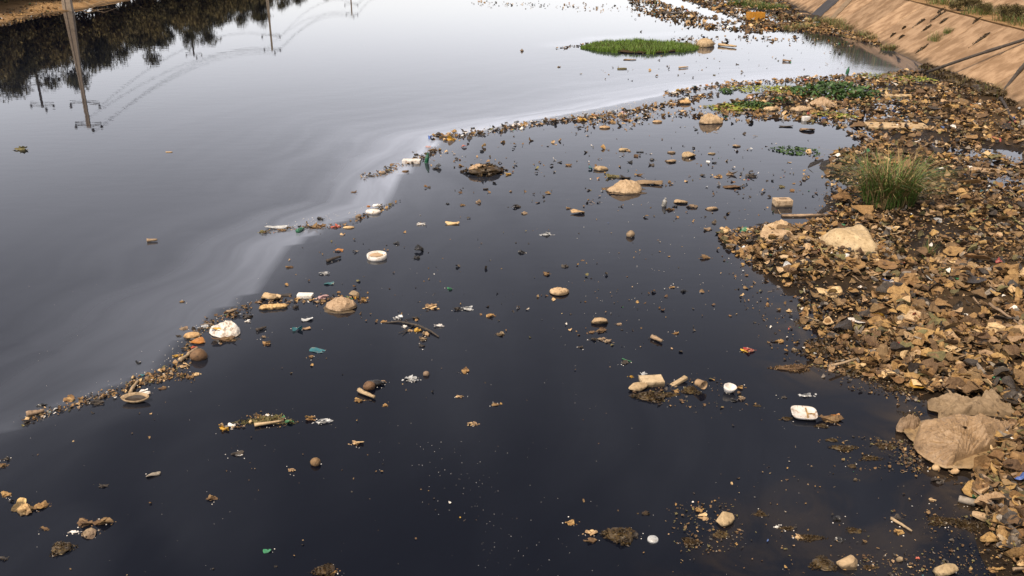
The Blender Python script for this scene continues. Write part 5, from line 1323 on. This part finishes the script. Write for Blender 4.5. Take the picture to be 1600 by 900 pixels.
sheetp(1546, 848, 28, 'pale tan crumpled sheet near the bottom right', 'tan_scrap', .7, .2, .25, .2, .3, 'plastic_sheet', 'plastic')
chunk(1555, 892, 22, 'tan crumpled scrap cut by the bottom edge, far right', 'tan_scrap', .6, .4)
wrapper(1553, 294, 8, 'small bright yellow square chip at the upper right', 'yellow_plastic')
wrapper(1474, 376, 10, 'small orange-yellow chip right of the plump sack', 'yellow_plastic')
wrapper(1511, 358, 9, 'lime chip in the middle right debris', 'yellow_plastic')
chunk(1241, 548, 11, 'dark-based pale cone standing in the weeds', 'stone_tan', .8, 1., name='pointed_lump', cat='lump')
clumpp(1240, 576, 62, 'lumpy string of brown husks at the water above the tray', .35, .14, 140, 'brown_scrap')
chunk(1218, 534, 13, 'tan pyramid chip alone left of the weeds', 'tan_scrap', .8, .8)
chunk(1233, 487, 10, 'pale cap on a stub at the bank edge', 'pale_scrap', .8, 1.)
# --- far and upper: crate, sack on the islet, bottle, floating bits
k = mpp(1180, 31)
o = empty('crate', (*at(1180, 31), max(0., float(ground(*at(1180, 31)))) - .03), .12); tag(o, 'orange-yellow plastic crate on the far litter bank', 'crate')
cw, cd, ch, wt = k * 25, k * 15, k * 12, .03
obj('wall', block(1, cw, wt, ch, .2, 0), 'crate_yellow', o, (0, -cd / 2, 0)); obj('wall', block(1, cw, wt, ch, .2, 0), 'crate_yellow', o, (0, cd / 2, 0))
obj('wall', block(1, wt, cd - wt * 1.2, ch - .004, .2, 0), 'crate_yellow', o, (-cw / 2 + .015, 0, 0)); obj('wall', block(1, wt, cd - wt * 1.2, ch - .004, .2, 0), 'crate_yellow', o, (cw / 2 - .015, 0, 0))
obj('base', block(1, cw - .06, cd - .05, .03, .2, 0), 'crate_yellow', o)
for sx in (-.3, 0, .3): obj('rib', block(1, .04, .02, ch * .9, .2, 0), 'crate_yellow', o, (cw * sx, -cd / 2 - .02, .01))
obj('flap', sheet(3, cw * .35, cd * .7, 6, 5, .05, .2, .1, .02), 'crate_yellow', o, (cw * .66, 0, ch * .3), .1, False, (0, .5))
sackp(1102, 72, 32, 'white and tan bag at the right end of the grass islet', 'dusty_sack', .9, .5, .3, .5)
chunk(1098, 73, 8, 'black opening scrap on the bag by the islet', 'black_plastic', .8, .8)
stickp(1123, 72, 1150, 75, 2.2, 'thin pale board floating right of the islet bag', 'cardboard', .03, 'board', 'board')
chunk(1133, 68, 12, 'dark flat tyre-like scrap right of the islet bag', 'dark_scrap', .5, .3)
sheetp(972, 108, 15, 'dark oval flat piece floating below the grass islet', 'olive_scrap', .5, .03, .03, .1, name='board', cat='board', thick=.04)
sheetp(984, 94, 20, 'pale flat slab close below the grass islet', 'cardboard', .35, .05, .03, .2)
stickp(1061, 107, 1075, 106, 1.5, 'pale thin slat floating lower right of the islet', 'cardboard', .02, 'slat', 'board')
chunk(816, 80, 7, 'dark cone floating left of the grass islet', 'stone_brown', .8, 1.2, name='pointed_lump', cat='lump')
chunk(873, 105, 6, 'small dark nub left below the grass islet', 'stone_brown', .8, .8)
put('bottle', (lambda VF: (VF[0], VF[1]))(bottle_mesh(12, .34, .06)), 'bottle_green', 1323, 116, 'green bottle bobbing upright at the upper right water edge', 'bottle', 0, .06, True, (.08, .1))
stickp(1223, 96, 1236, 97, 1.8, 'brown bottle-like float in the bright upper right water', 'driftwood', .01, 'driftwood', 'driftwood')
chunk(31, 234, 20, 'dark mottled float alone at the far left', 'olive_scrap', .4, .3, .15, 'driftwood', 'driftwood')
sheetp(264, 238, 11, 'pale yellow sliver on the open river', 'pale_scrap', .25, .03, .03, name='leaf', cat='leaf')
stickp(230, 378, 246, 377, 2.6, 'short brown wood piece alone on the left river', 'driftwood', .02, 'driftwood', 'driftwood')
chunk(285, 472, 8, 'small brown chip above the left litter line', 'brown_scrap')
chunk(216, 568, 10, 'black diamond-shaped chip above the left litter line', 'black_plastic', .8, .3, .8)
chunk(1131, 10, 9, 'yellow-brown tin on the far bank left of the crate', 'yellow_plastic', .7, .9, name='tin', cat='tin')
chunk(1153, 15, 12, 'white plastic bags on the far bank beside the crate', 'white_plastic', .6, .5, name='plastic_bag', cat='plastic bag')
chunk(1108, 3, 14, 'white plastic sheet at the top of the far bank', 'white_plastic', .4, .3, name='plastic_sheet', cat='plastic')
chunk(1082, 26, 8, 'dark ball floating near the far bank', 'stone_brown', .9, .9, name='ball', cat='ball')
stickp(1036, 23, 1060, 24, 2.4, 'dark raft of wet stalks on the far water', 'dark_wood', .05, 'driftwood', 'driftwood')
# pipes lying on the slope
def pipe(px0, z0, px1, r, label, mat='dark_wood', lift=.05, ext=1.0):
    a = np.array([*at(*px0, z0), z0]); b = onslope(*px1, lift); b = a + (b - a) * ext
    t = np.linspace(0, 1, 9)[:, None]; pts = a * (1 - t) + b * t
    pts[:, 2] += .02 * np.sin(t[:, 0] * 5)
    m = pts[0].copy(); o = obj('pipe', tube(pts - m, r, 10), mat, None, m, 0, True); tag(o, label, 'pipe', 'pipes on the slope')
    obj('collar', tube((pts - m)[4:6] * 1.0, r * 1.18, 10), mat, o)
pipe((1448, 113), .10, (1598, 62), .055, 'long dark pole slanting up the slabs from the debris', lift=.16, ext=1.25)
pipe((1566, 146), .10, (1599, 103), .06, 'short dark pole up the slope near the right photo edge', lift=.08, ext=1.5)
stickp(1565, 158, 1582, 192, 2.6, 'black wet pole half under water at the foot of the slabs', 'dark_wood', .02)

# ------------------------------------------------------------------ the many small pieces: the largest stand alone, the rest are one mass each
VAR = {'scrap': [sheet(300 + i, 1., .5 + .45 * ((i * 7) % 10) / 10, 5, 4, .15 + .03 * (i % 5), .34, .3, .008, 4) for i in range(26)],
       'chip': [lump(340 + i, 1., .75, .45 + .1 * (i % 3), .22, 6, 1, 2.) for i in range(10)],
       'leaf': [sheet(370 + i, 1., .36, 6, 3, .12, .35, .15, .012, 2) for i in range(8)],
       'twig': [stick(390 + i, 1., .035, .16, 5, 5) for i in range(6)],
       'rag': [sheet(420 + i, 1., .55 + .05 * i, 9, 8, .10, .06, .4, .012, 7) for i in range(8)]}
BASE_MATS = ['tan_scrap', 'brown_scrap', 'pale_scrap', 'dark_scrap', 'olive_scrap', 'grey_scrap', 'white_plastic', 'yellow_plastic', 'orange_plastic', 'red_plastic', 'teal_plastic', 'green_plastic', 'blue_plastic', 'clear_film', 'driftwood']
COLWORD = dict(zip(BASE_MATS, ['tan', 'dark brown', 'pale cream', 'blackish', 'olive', 'grey', 'white', 'yellow', 'orange', 'red', 'teal', 'green', 'blue', 'clear', 'wood-brown']))
MESH_VAR = {k: [to_mesh(k, V, F) for V, F in v] for k, v in VAR.items()}
for v in MESH_VAR.values():
    for me in v: me.materials.append(MATS['tan_scrap'])
rng = np.random.default_rng(77)
PIECES = []          # kind, variant, mat, x, y, z, size, rz, rx, ry, zone
LANDCOL = [.32, .36, .09, .12, .06, .045, .007, .004, .003, .0015, .0015, .0015, .001, .003, .003]
WATCOL = [.22, .27, .12, .25, .04, .03, .03, .007, .006, .004, .006, .004, .002, .02, .001]
def add(x, y, z, size, zone, water, cols=None, kinds=(.76, .04, .15, .05, 0.), tilt=.34):
    n = len(x)
    kinds = tuple(kinds) + (0.,) * (5 - len(kinds)); kd = rng.choice(5, n, p=kinds); pc = np.array(cols if cols else (WATCOL if water else LANDCOL)); pc = pc / pc.sum()
    mt = rng.choice(len(BASE_MATS), n, p=pc)
    for i in range(n):
        kind = ('scrap', 'chip', 'leaf', 'twig', 'rag')[kd[i]]
        PIECES.append((kind, int(rng.integers(len(VAR[kind]))), 14 if kind == 'twig' else int(mt[i]), float(x[i]), float(y[i]), float(z[i]), float(size[i]) * (1.5 if kind == 'twig' else 1),
                       float(rng.uniform(0, 6.283)), float(rng.normal() * tilt), float(rng.normal() * tilt), zone))
def scatter_poly(px, n, s0, s1, zone, water=False, thin=None, clumpy=0., in_px=False, **kw):
    P = np.array(px, float) if in_px else poly_w(px)
    lo, hi = P.min(0), P.max(0); got = []
    while sum(map(len, got)) < n:
        Q = rng.uniform(lo, hi, (n * 2, 2)); Q = Q[signed(Q, P) > 0]
        W = np.array([at(*q) for q in Q]) if in_px else Q
        if clumpy: W = W[rng.uniform(size=len(W)) < np.clip(.5 + clumpy * (wob(W, 55, 1.5) + wob(W, 56, 4.) * .6), .04, 1)]
        got.append(W)
    Q = np.concatenate(got)[:n]
    g = ground(Q[:, 0], Q[:, 1])
    size = s0 * (s1 / s0) ** (rng.uniform(size=n) ** 1.5)
    if in_px: size = size * (Q[:, 1] * CT + CAM_H * ST) / FPX
    z = np.where(g > .0, g + rng.uniform(0, 1, n) ** 1.5 * .075, rng.uniform(-.004, .01, n))
    add(Q[:, 0], Q[:, 1], z, size, zone, water, **kw)
def scatter_line(px, width, n, s0, s1, zone, **kw):
    P = np.array(px, float); L = np.concatenate([[0], np.cumsum(np.linalg.norm(np.diff(P, axis=0), axis=1))])
    t = rng.uniform(0, L[-1], n); X = np.interp(t, L, P[:, 0]) + rng.normal(size=n) * width * .6; Y = np.interp(t, L, P[:, 1]) + rng.normal(size=n) * width * .42
    W = np.array([at(a, b) for a, b in zip(X, Y)])
    size = s0 * (s1 / s0) ** (rng.uniform(size=n) ** 1.6) * (W[:, 1] * CT + CAM_H * ST) / FPX
    g = ground(W[:, 0], W[:, 1])
    add(W[:, 0], W[:, 1], np.where(g > 0, g + .01, rng.uniform(-.005, .012, n)), size, zone, True, tilt=.35, **kw)
# bank litter
scatter_poly([(1640, 930), (1570, 880), (1545, 815), (1510, 760), (1560, 700), (1590, 640), (1640, 600)], 1050, .05, .23, 'bank below the large wrinkled sack')
scatter_poly([(1470, 620), (1440, 610), (1330, 582), (1330, 560), (1380, 480), (1420, 430), (1700, 430), (1700, 640), (1590, 640), (1540, 630)], 3600, .05, .25, 'bank above the large wrinkled sack', clumpy=.5)
scatter_poly([(1330, 585), (1265, 575), (1262, 530), (1245, 470), (1195, 430), (1300, 420), (1400, 430), (1380, 520)], 800, .035, .17, 'wet bank edge below the foam block pair', clumpy=.6)
scatter_poly([(1195, 430), (1140, 392), (1118, 366), (1185, 352), (1262, 348), (1310, 330), (1420, 350), (1420, 435), (1300, 425)], 2000, .04, .18, 'bank tip round the folded cardboard')
scatter_poly([(1310, 330), (1292, 285), (1300, 240), (1345, 222), (1500, 215), (1740, 300), (1740, 440), (1420, 430), (1420, 350)], 4200, .045, .20, 'bank round the tall grass clump', clumpy=.45)
scatter_poly([(1345, 222), (1300, 196), (1220, 186), (1130, 182), (1115, 166), (1180, 148), (1270, 128), (1352, 121), (1420, 108), (1560, 165), (1640, 240), (1500, 218)], 4200, .06, .21, 'upper bank between leafy mound and slabs', clumpy=.4)
scatter_poly([(1180, 40), (1240, 34), (1265, 30), (1300, 42), (1352, 58), (1388, 72), (1378, 72), (1330, 60), (1270, 50), (1200, 46)], 1200, .10, .30, 'far litter spit below the slabs')
scatter_poly([(1040, -8), (1110, 14), (1150, 32), (1185, 42), (1262, 28), (1235, 10), (1210, -12)], 1300, .12, .36, 'far bank round the yellow crate')
scatter_poly([(1035, 4), (1100, 22), (1160, 38), (1240, 48), (1180, 52), (1090, 44), (1040, 34), (990, 12), (980, -4)], 900, .10, .34, 'floating litter before the far bank', True, clumpy=.7)
scatter_line([(1050, 62), (1130, 60), (1180, 62), (1250, 61), (1330, 72)], 7, 160, 2, 7, 'floating litter right of the grass islet')
scatter_line([(868, 75), (900, 72), (960, 66)], 3, 60, 2, 6, 'floating litter left of the grass islet')
scatter_poly([(980, 20), (1340, 50), (1340, 116), (960, 130), (860, 110), (1000, 100)], 130, 1.5, 6, 'scattered bits round the grass islet', True, in_px=True)
scatter_line([(735, 4), (820, 8), (900, 12), (1000, 14), (1040, 30)], 7, 170, 1.5, 5, 'thin litter at the top of the photo')
scatter_poly([(1640, 930), (1560, 880), (1530, 800), (1450, 740), (1430, 650), (1330, 590), (1262, 570), (1245, 470), (1118, 366), (1262, 348), (1292, 285), (1345, 222), (1740, 300), (1740, 640)], 7000, .02, .06, 'crumbs on the bank', clumpy=.3, kinds=(.6, .1, .2, .1))
_w = [TOE - DIR * 1.5 - NRM * .2, TOE - DIR * 24 - NRM * .2, np.array([5.2, 5.0]), at(1600, 880), at(1600, 640), at(1600, 430), at(1600, 240)]
scatter_poly([tuple(proj(p[0], p[1], 0.)[:2]) for p in _w], 5200, .05, .22, 'bank outside the frame', clumpy=.3)
scatter_poly([(1640, 900), (1560, 840), (1540, 760), (1590, 640), (1470, 615), (1340, 580), (1270, 540), (1245, 470), (1150, 385), (1262, 350), (1320, 300), (1360, 215), (1300, 180), (1420, 115), (1640, 240)], 190, .18, .46, 'rags on the bank', kinds=(0., 0., 0., 0., 1.), tilt=.1)
DARKCOL = [.06, .42, .02, .32, .17, .01] + [0.] * 9
for poly_, n_ in (([(1270, 690), (1330, 680), (1450, 690), (1440, 740), (1340, 735)], 420), ([(1190, 810), (1350, 800), (1560, 790), (1600, 900), (1240, 900)], 620), ([(1250, 480), (1300, 500), (1420, 600), (1450, 630), (1330, 610), (1262, 580)], 520), ([(1040, 790), (1160, 780), (1160, 860), (1060, 870)], 200), ([(980, 600), (1120, 590), (1200, 640), (1120, 640), (1000, 632)], 140)):
    scatter_poly(poly_, n_, 1.5, 7, 'soaked shreds in the shallows', True, in_px=True, clumpy=1.2, cols=DARKCOL, kinds=(.6, .05, .3, .05), tilt=.12)
# floating lines
scatter_line([(40, 657), (100, 638), (150, 622), (190, 610), (230, 592), (270, 578), (292, 560), (300, 525), (345, 497), (392, 482)], 9, 620, 2, 9, 'near left litter line')
scatter_line([(200, 600), (250, 590), (300, 585)], 10, 240, 2.5, 8, 'near left litter line')
scatter_line([(390, 476), (430, 472), (490, 468), (570, 466)], 8, 150, 2.5, 8, 'litter round the tan floating sack')
scatter_line([(408, 365), (470, 356), (540, 352), (575, 335), (620, 318)], 5, 170, 2, 8, 'second litter line')
scatter_line([(565, 277), (600, 270), (650, 250), (690, 233)], 6, 170, 2, 8, 'third litter line')
scatter_line([(672, 216), (740, 209), (830, 194), (900, 187), (980, 176), (1060, 160), (1120, 146)], 7, 640, 2.5, 10, 'upper litter line')
scatter_line([(900, 196), (1000, 186), (1080, 176), (1150, 185), (1240, 180)], 11, 320, 2.5, 10, 'upper litter line')
scatter_line([(1040, 148), (1100, 137), (1180, 130), (1260, 124), (1350, 120)], 6, 520, 2.5, 9, 'upper litter by the bright water')
scatter_line([(395, 652), (420, 657), (450, 658)], 9, 120, 2, 8, 'lower left litter raft')
scatter_line([(335, 668), (380, 668)], 5, 30, 2, 7, 'lower left litter raft')
scatter_poly([(640, 235), (900, 200), (1250, 195), (1290, 240), (1280, 330), (1120, 350), (900, 330), (640, 290)], 380, 2, 10, 'scattered bits on the upper middle water', True, in_px=True, clumpy=1.1)
scatter_poly([(500, 340), (900, 330), (1120, 350), (1130, 390), (1200, 440), (1250, 540), (900, 560), (450, 480), (440, 400)], 230, 1.8, 8, 'scattered bits on the middle water', True, in_px=True, clumpy=1.1)
scatter_poly([(300, 560), (900, 560), (1250, 600), (1400, 740), (1500, 900), (30, 900), (30, 690)], 150, 1.5, 6, 'scattered bits on the dark lower water', True, in_px=True, clumpy=1.1)
scatter_poly([(1120, 380), (1200, 430), (1250, 480), (1265, 575), (1200, 560), (1150, 460)], 120, 2, 9, 'bits along the bank edge', True, in_px=True)
scatter_poly([(1050, 780), (1300, 680), (1440, 690), (1540, 800), (1580, 900), (1050, 900)], 150, 1.5, 6, 'bits in the lower right shallows', True, in_px=True)
scatter_poly([(-5, 44), (40, 32), (97, 20), (97, 10), (60, 14), (20, 22), (-5, 28)], 330, 1.5, 6, 'litter at the far left shore', False, in_px=True)
for i, p in enumerate(PIECES):                              # left-shore litter sits on its own bank
    if p[10] == 'litter at the far left shore': PIECES[i] = p[:5] + (float(left_z(p[3], p[4])) + .01,) + p[6:]
PIECES += []
# which stand alone: the largest in the picture
sc_ = []
for i, p in enumerate(PIECES):
    X, Y, dep = proj(p[3], p[4], p[5])
    sc_.append(p[6] * FPX / dep * (1 if 2 < X < 1598 and 2 < Y < 898 else 0) * (.8 if p[0] == 'twig' else 1))
order = np.argsort(-np.array(sc_)); solo = set(); cnt = {}
LIM = {'scrap': 300, 'chip': 120, 'leaf': 120, 'twig': 60, 'rag': 120}
for i in order:
    k = PIECES[i][0]
    if sc_[i] > 6 and cnt.get(k, 0) < LIM[k]:
        cnt[k] = cnt.get(k, 0) + 1; solo.add(int(i))
NAMES = {'scrap': ('muddy_scrap', 'scrap', 'scrap'), 'chip': ('rubble_chip', 'chip', 'chip'), 'leaf': ('curled_strip', 'strip', 'curled strip'), 'twig': ('twig', 'twig', 'twig'), 'rag': ('muddy_rag', 'rag', 'flat rag')}
MARKS = [(1505, 690, 'large wrinkled sack'), (1329, 378, 'plump woven sack'), (1213, 372, 'folded cardboard sheet'), (1252, 414, 'foam block pair'), (1390, 300, 'tall grass clump'), (1302, 145, 'dark green leafy mound'),
         (1400, 199, 'long flat board'), (1536, 268, 'tilted half-buried board'), (1484, 411, 'muddy flat board'), (1256, 646, 'white food tray'), (1422, 501, 'large pale crumpled sheet'), (1400, 566, 'rounded grey-tan bundle'),
         (1292, 463, 'ragged cream paper'), (1573, 621, 'orange-red packet'), (1583, 806, 'teal cloth strip'), (1512, 787, 'muddy can'), (1536, 812, 'big pale sheet at the bank edge'), (1497, 590, 'long leaf-like sheet'), (1474, 535, 'pale square card'),
         (1222, 320, 'frogged brick'), (1259, 338, 'long floating plank'), (978, 290, 'floating pale sack'), (1110, 189, 'humped sack'), (1180, 28, 'yellow crate'), (1000, 76, 'grass islet'), (533, 475, 'tan tied sack'), (350, 517, 'white dish'),
         (213, 626, 'half coconut husk'), (420, 657, 'litter raft'), (1018, 598, 'pale brick block'), (937, 503, 'smooth tan stone'), (874, 455, 'flat tan slab'), (589, 402, 'round white lid'), (757, 268, 'dark rubbish mound'), (1131, 815, 'tan boulder'),
         (1326, 884, 'bottom boulder'), (968, 838, 'mossy clump'), (40, 793, 'ochre leaf bag'), (640, 515, 'forked branch'), (577, 606, 'brown husk trio'), (1150, 168, 'yellow-green algae mat'), (706, 218, 'orange pad'), (908, 188, 'white and yellow bag'), (583, 332, 'white foam dome'), (643, 253, 'white foam slab'), (1288, 165, 'white-topped sack heap')]
MK = np.array([m[:2] for m in MARKS], float)
ORD = ['nearest', 'second nearest', 'third nearest', 'fourth nearest', 'fifth nearest', 'sixth nearest', 'seventh nearest', 'eighth nearest', 'ninth nearest', 'tenth nearest'] + ['%dth nearest' % k for k in range(11, 80)]
fam = {}
for i in solo:
    p = PIECES[i]; X, Y, _ = proj(p[3], p[4], p[5]); d = np.hypot(MK[:, 0] - X, (MK[:, 1] - Y) * 1.4); m = int(d.argmin())
    dx, dy = X - MK[m, 0], (Y - MK[m, 1]) * 1.4
    side = ('right of' if dx > 0 else 'left of') if abs(dx) > abs(dy) else ('below' if dy > 0 else 'above')
    big = 'large' if sc_[i] > 17 else ('medium' if sc_[i] > 11 else 'small')
    fam.setdefault((p[0], BASE_MATS[p[2]], big, side, m), []).append((float(d[m]), i))
LABEL = {}
for (kind, mt, big, side, m), lst in fam.items():
    col = COLWORD[mt] if kind != 'twig' else 'bare'
    for r_, (_, i) in enumerate(sorted(lst)):
        LABEL[i] = f'{big} {col} {NAMES[kind][2]}, {ORD[r_]} {side} the {MARKS[m][2]}'
GROUPS = {'scrap': 'muddy scraps among the litter', 'chip': 'rubble chips among the litter', 'leaf': 'curled strips among the litter', 'twig': 'twigs among the litter', 'rag': 'muddy rags among the litter'}
mass = {}
for i, p in enumerate(PIECES):
    kind, v, mt, x, y, z, s, rz_, rx, ry, zone = p
    if i in solo:
        nm, cat, word = NAMES[kind]
        o = bpy.data.objects.new(nm, MESH_VAR[kind][v]); COL.objects.link(o)
        o.location = (x, y, z); o.rotation_euler = (rx, ry, rz_); o.scale = (s, s, s)
        o.material_slots[0].link = 'OBJECT'; o.material_slots[0].material = MATS[BASE_MATS[mt]]
        tag(o, LABEL[i], cat, GROUPS[kind])
    else:
        on = 'bank_litter' if ('bank' in zone or 'spit' in zone or 'shore' in zone) else 'floating_litter'
        V, F = VAR[kind][v]
        Rm = np.array(Euler((rx, ry, rz_)).to_matrix())
        mass.setdefault(on, []).append((V * s @ Rm.T + (x, y, z), F, mt))
for on, lst in mass.items():
    V, F = join([(a, b) for a, b, _ in lst]); mi = np.concatenate([np.full(len(b), m) for _, b, m in lst])
    me = to_mesh(on, V, F, False, mi)
    for m in BASE_MATS: me.materials.append(MATS[m])
    o = bpy.data.objects.new(on, me); COL.objects.link(o)
    tag(o, 'countless small muddy scraps covering the right bank' if on == 'bank_litter' else 'countless small bits of litter floating on the river', 'litter', None, 'stuff')
# foam flecks and specks: white froth on the scum edge and pin-prick specks on dark water
fl = []
def flecks(px, n, s0, s1, line=None):
    P = np.array(px, float)
    if line:
        L = np.concatenate([[0], np.cumsum(np.linalg.norm(np.diff(P, axis=0), axis=1))]); t = rng.uniform(0, L[-1], n)
        Q = np.stack([np.interp(t, L, P[:, 0]) + rng.normal(size=n) * line, np.interp(t, L, P[:, 1]) + rng.normal(size=n) * line * .45], -1)
    else:
        Q = rng.uniform(P.min(0), P.max(0), (n, 2))
    for x, y in Q:
        w = at(x, y); s = rng.uniform(s0, s1) * mpp(x, y)
        V, F = ico(1); V = V * (s / 2, s / 2 * rng.uniform(.5, 1), s / 5) + (w[0], w[1], .002)
        fl.append((V, F))
flecks([(720, 208), (820, 192), (900, 181), (960, 171), (1010, 160)], 420, .8, 2.2, 7)
flecks([(690, 228), (640, 255), (600, 272)], 50, .8, 2., 7)
flecks([(420, 357), (500, 342), (600, 322)], 60, .8, 2., 7)
flecks([(380, 470), (300, 520), (220, 590), (60, 650)], 110, .8, 2., 8)
flecks([(0, 420), (1250, 900)], 170, .5, 1.2); flecks([(640, 690), (760, 780), (820, 900)], 110, .5, 1.4, 45); flecks([(900, 250), (1250, 500)], 110, .7, 1.6)
V, F = join(fl); tag(obj('foam_flecks', (V, F), 'white_plastic', None, (0, 0, 0), 0, True), 'tiny white froth flecks on the scum and dark water', 'foam', None, 'stuff')
# white bubbles hugging some floating pieces
bub = []
for (x, y) in CENSUS:
    if ground(x, y) > 0 or y > 24: continue
    for _ in range(int(rng.integers(0, 4))):
        a = rng.uniform(0, 6.28); d = rng.uniform(.04, .11); s = rng.uniform(.003, .009)
        V, F = ico(1); bub.append((V * (s, s, s * .6) + (x + math.cos(a) * d, y + math.sin(a) * d, .003), F))
V, F = join(bub); tag(obj('bubbles', (V, F), 'white_plastic', None, (0, 0, 0), 0, True), 'small white bubbles hugging the floating rubbish', 'bubbles', None, 'stuff')
# dry twigs lying on the far left shore
for k, (a, b) in enumerate([((118, 8), (150, 14)), ((125, 4), (170, 10)), ((140, 12), (183, 9)), ((120, 12), (136, 3))]):
    A, B = at(*a), at(*b)
    o = obj('shore_branch', tube([(0, 0, .1), (*(B - A) / 2, .35), (*(B - A), .12)], [.03, .025, .01], 5), 'driftwood', None, (A[0], A[1], 0))
    tag(o, f'bare dry branch on the left shore beside the thick pole, {nth(k)} from the left', 'branch', 'dry branches on the left shore')
print('pieces', len(PIECES), 'solo', len(solo))
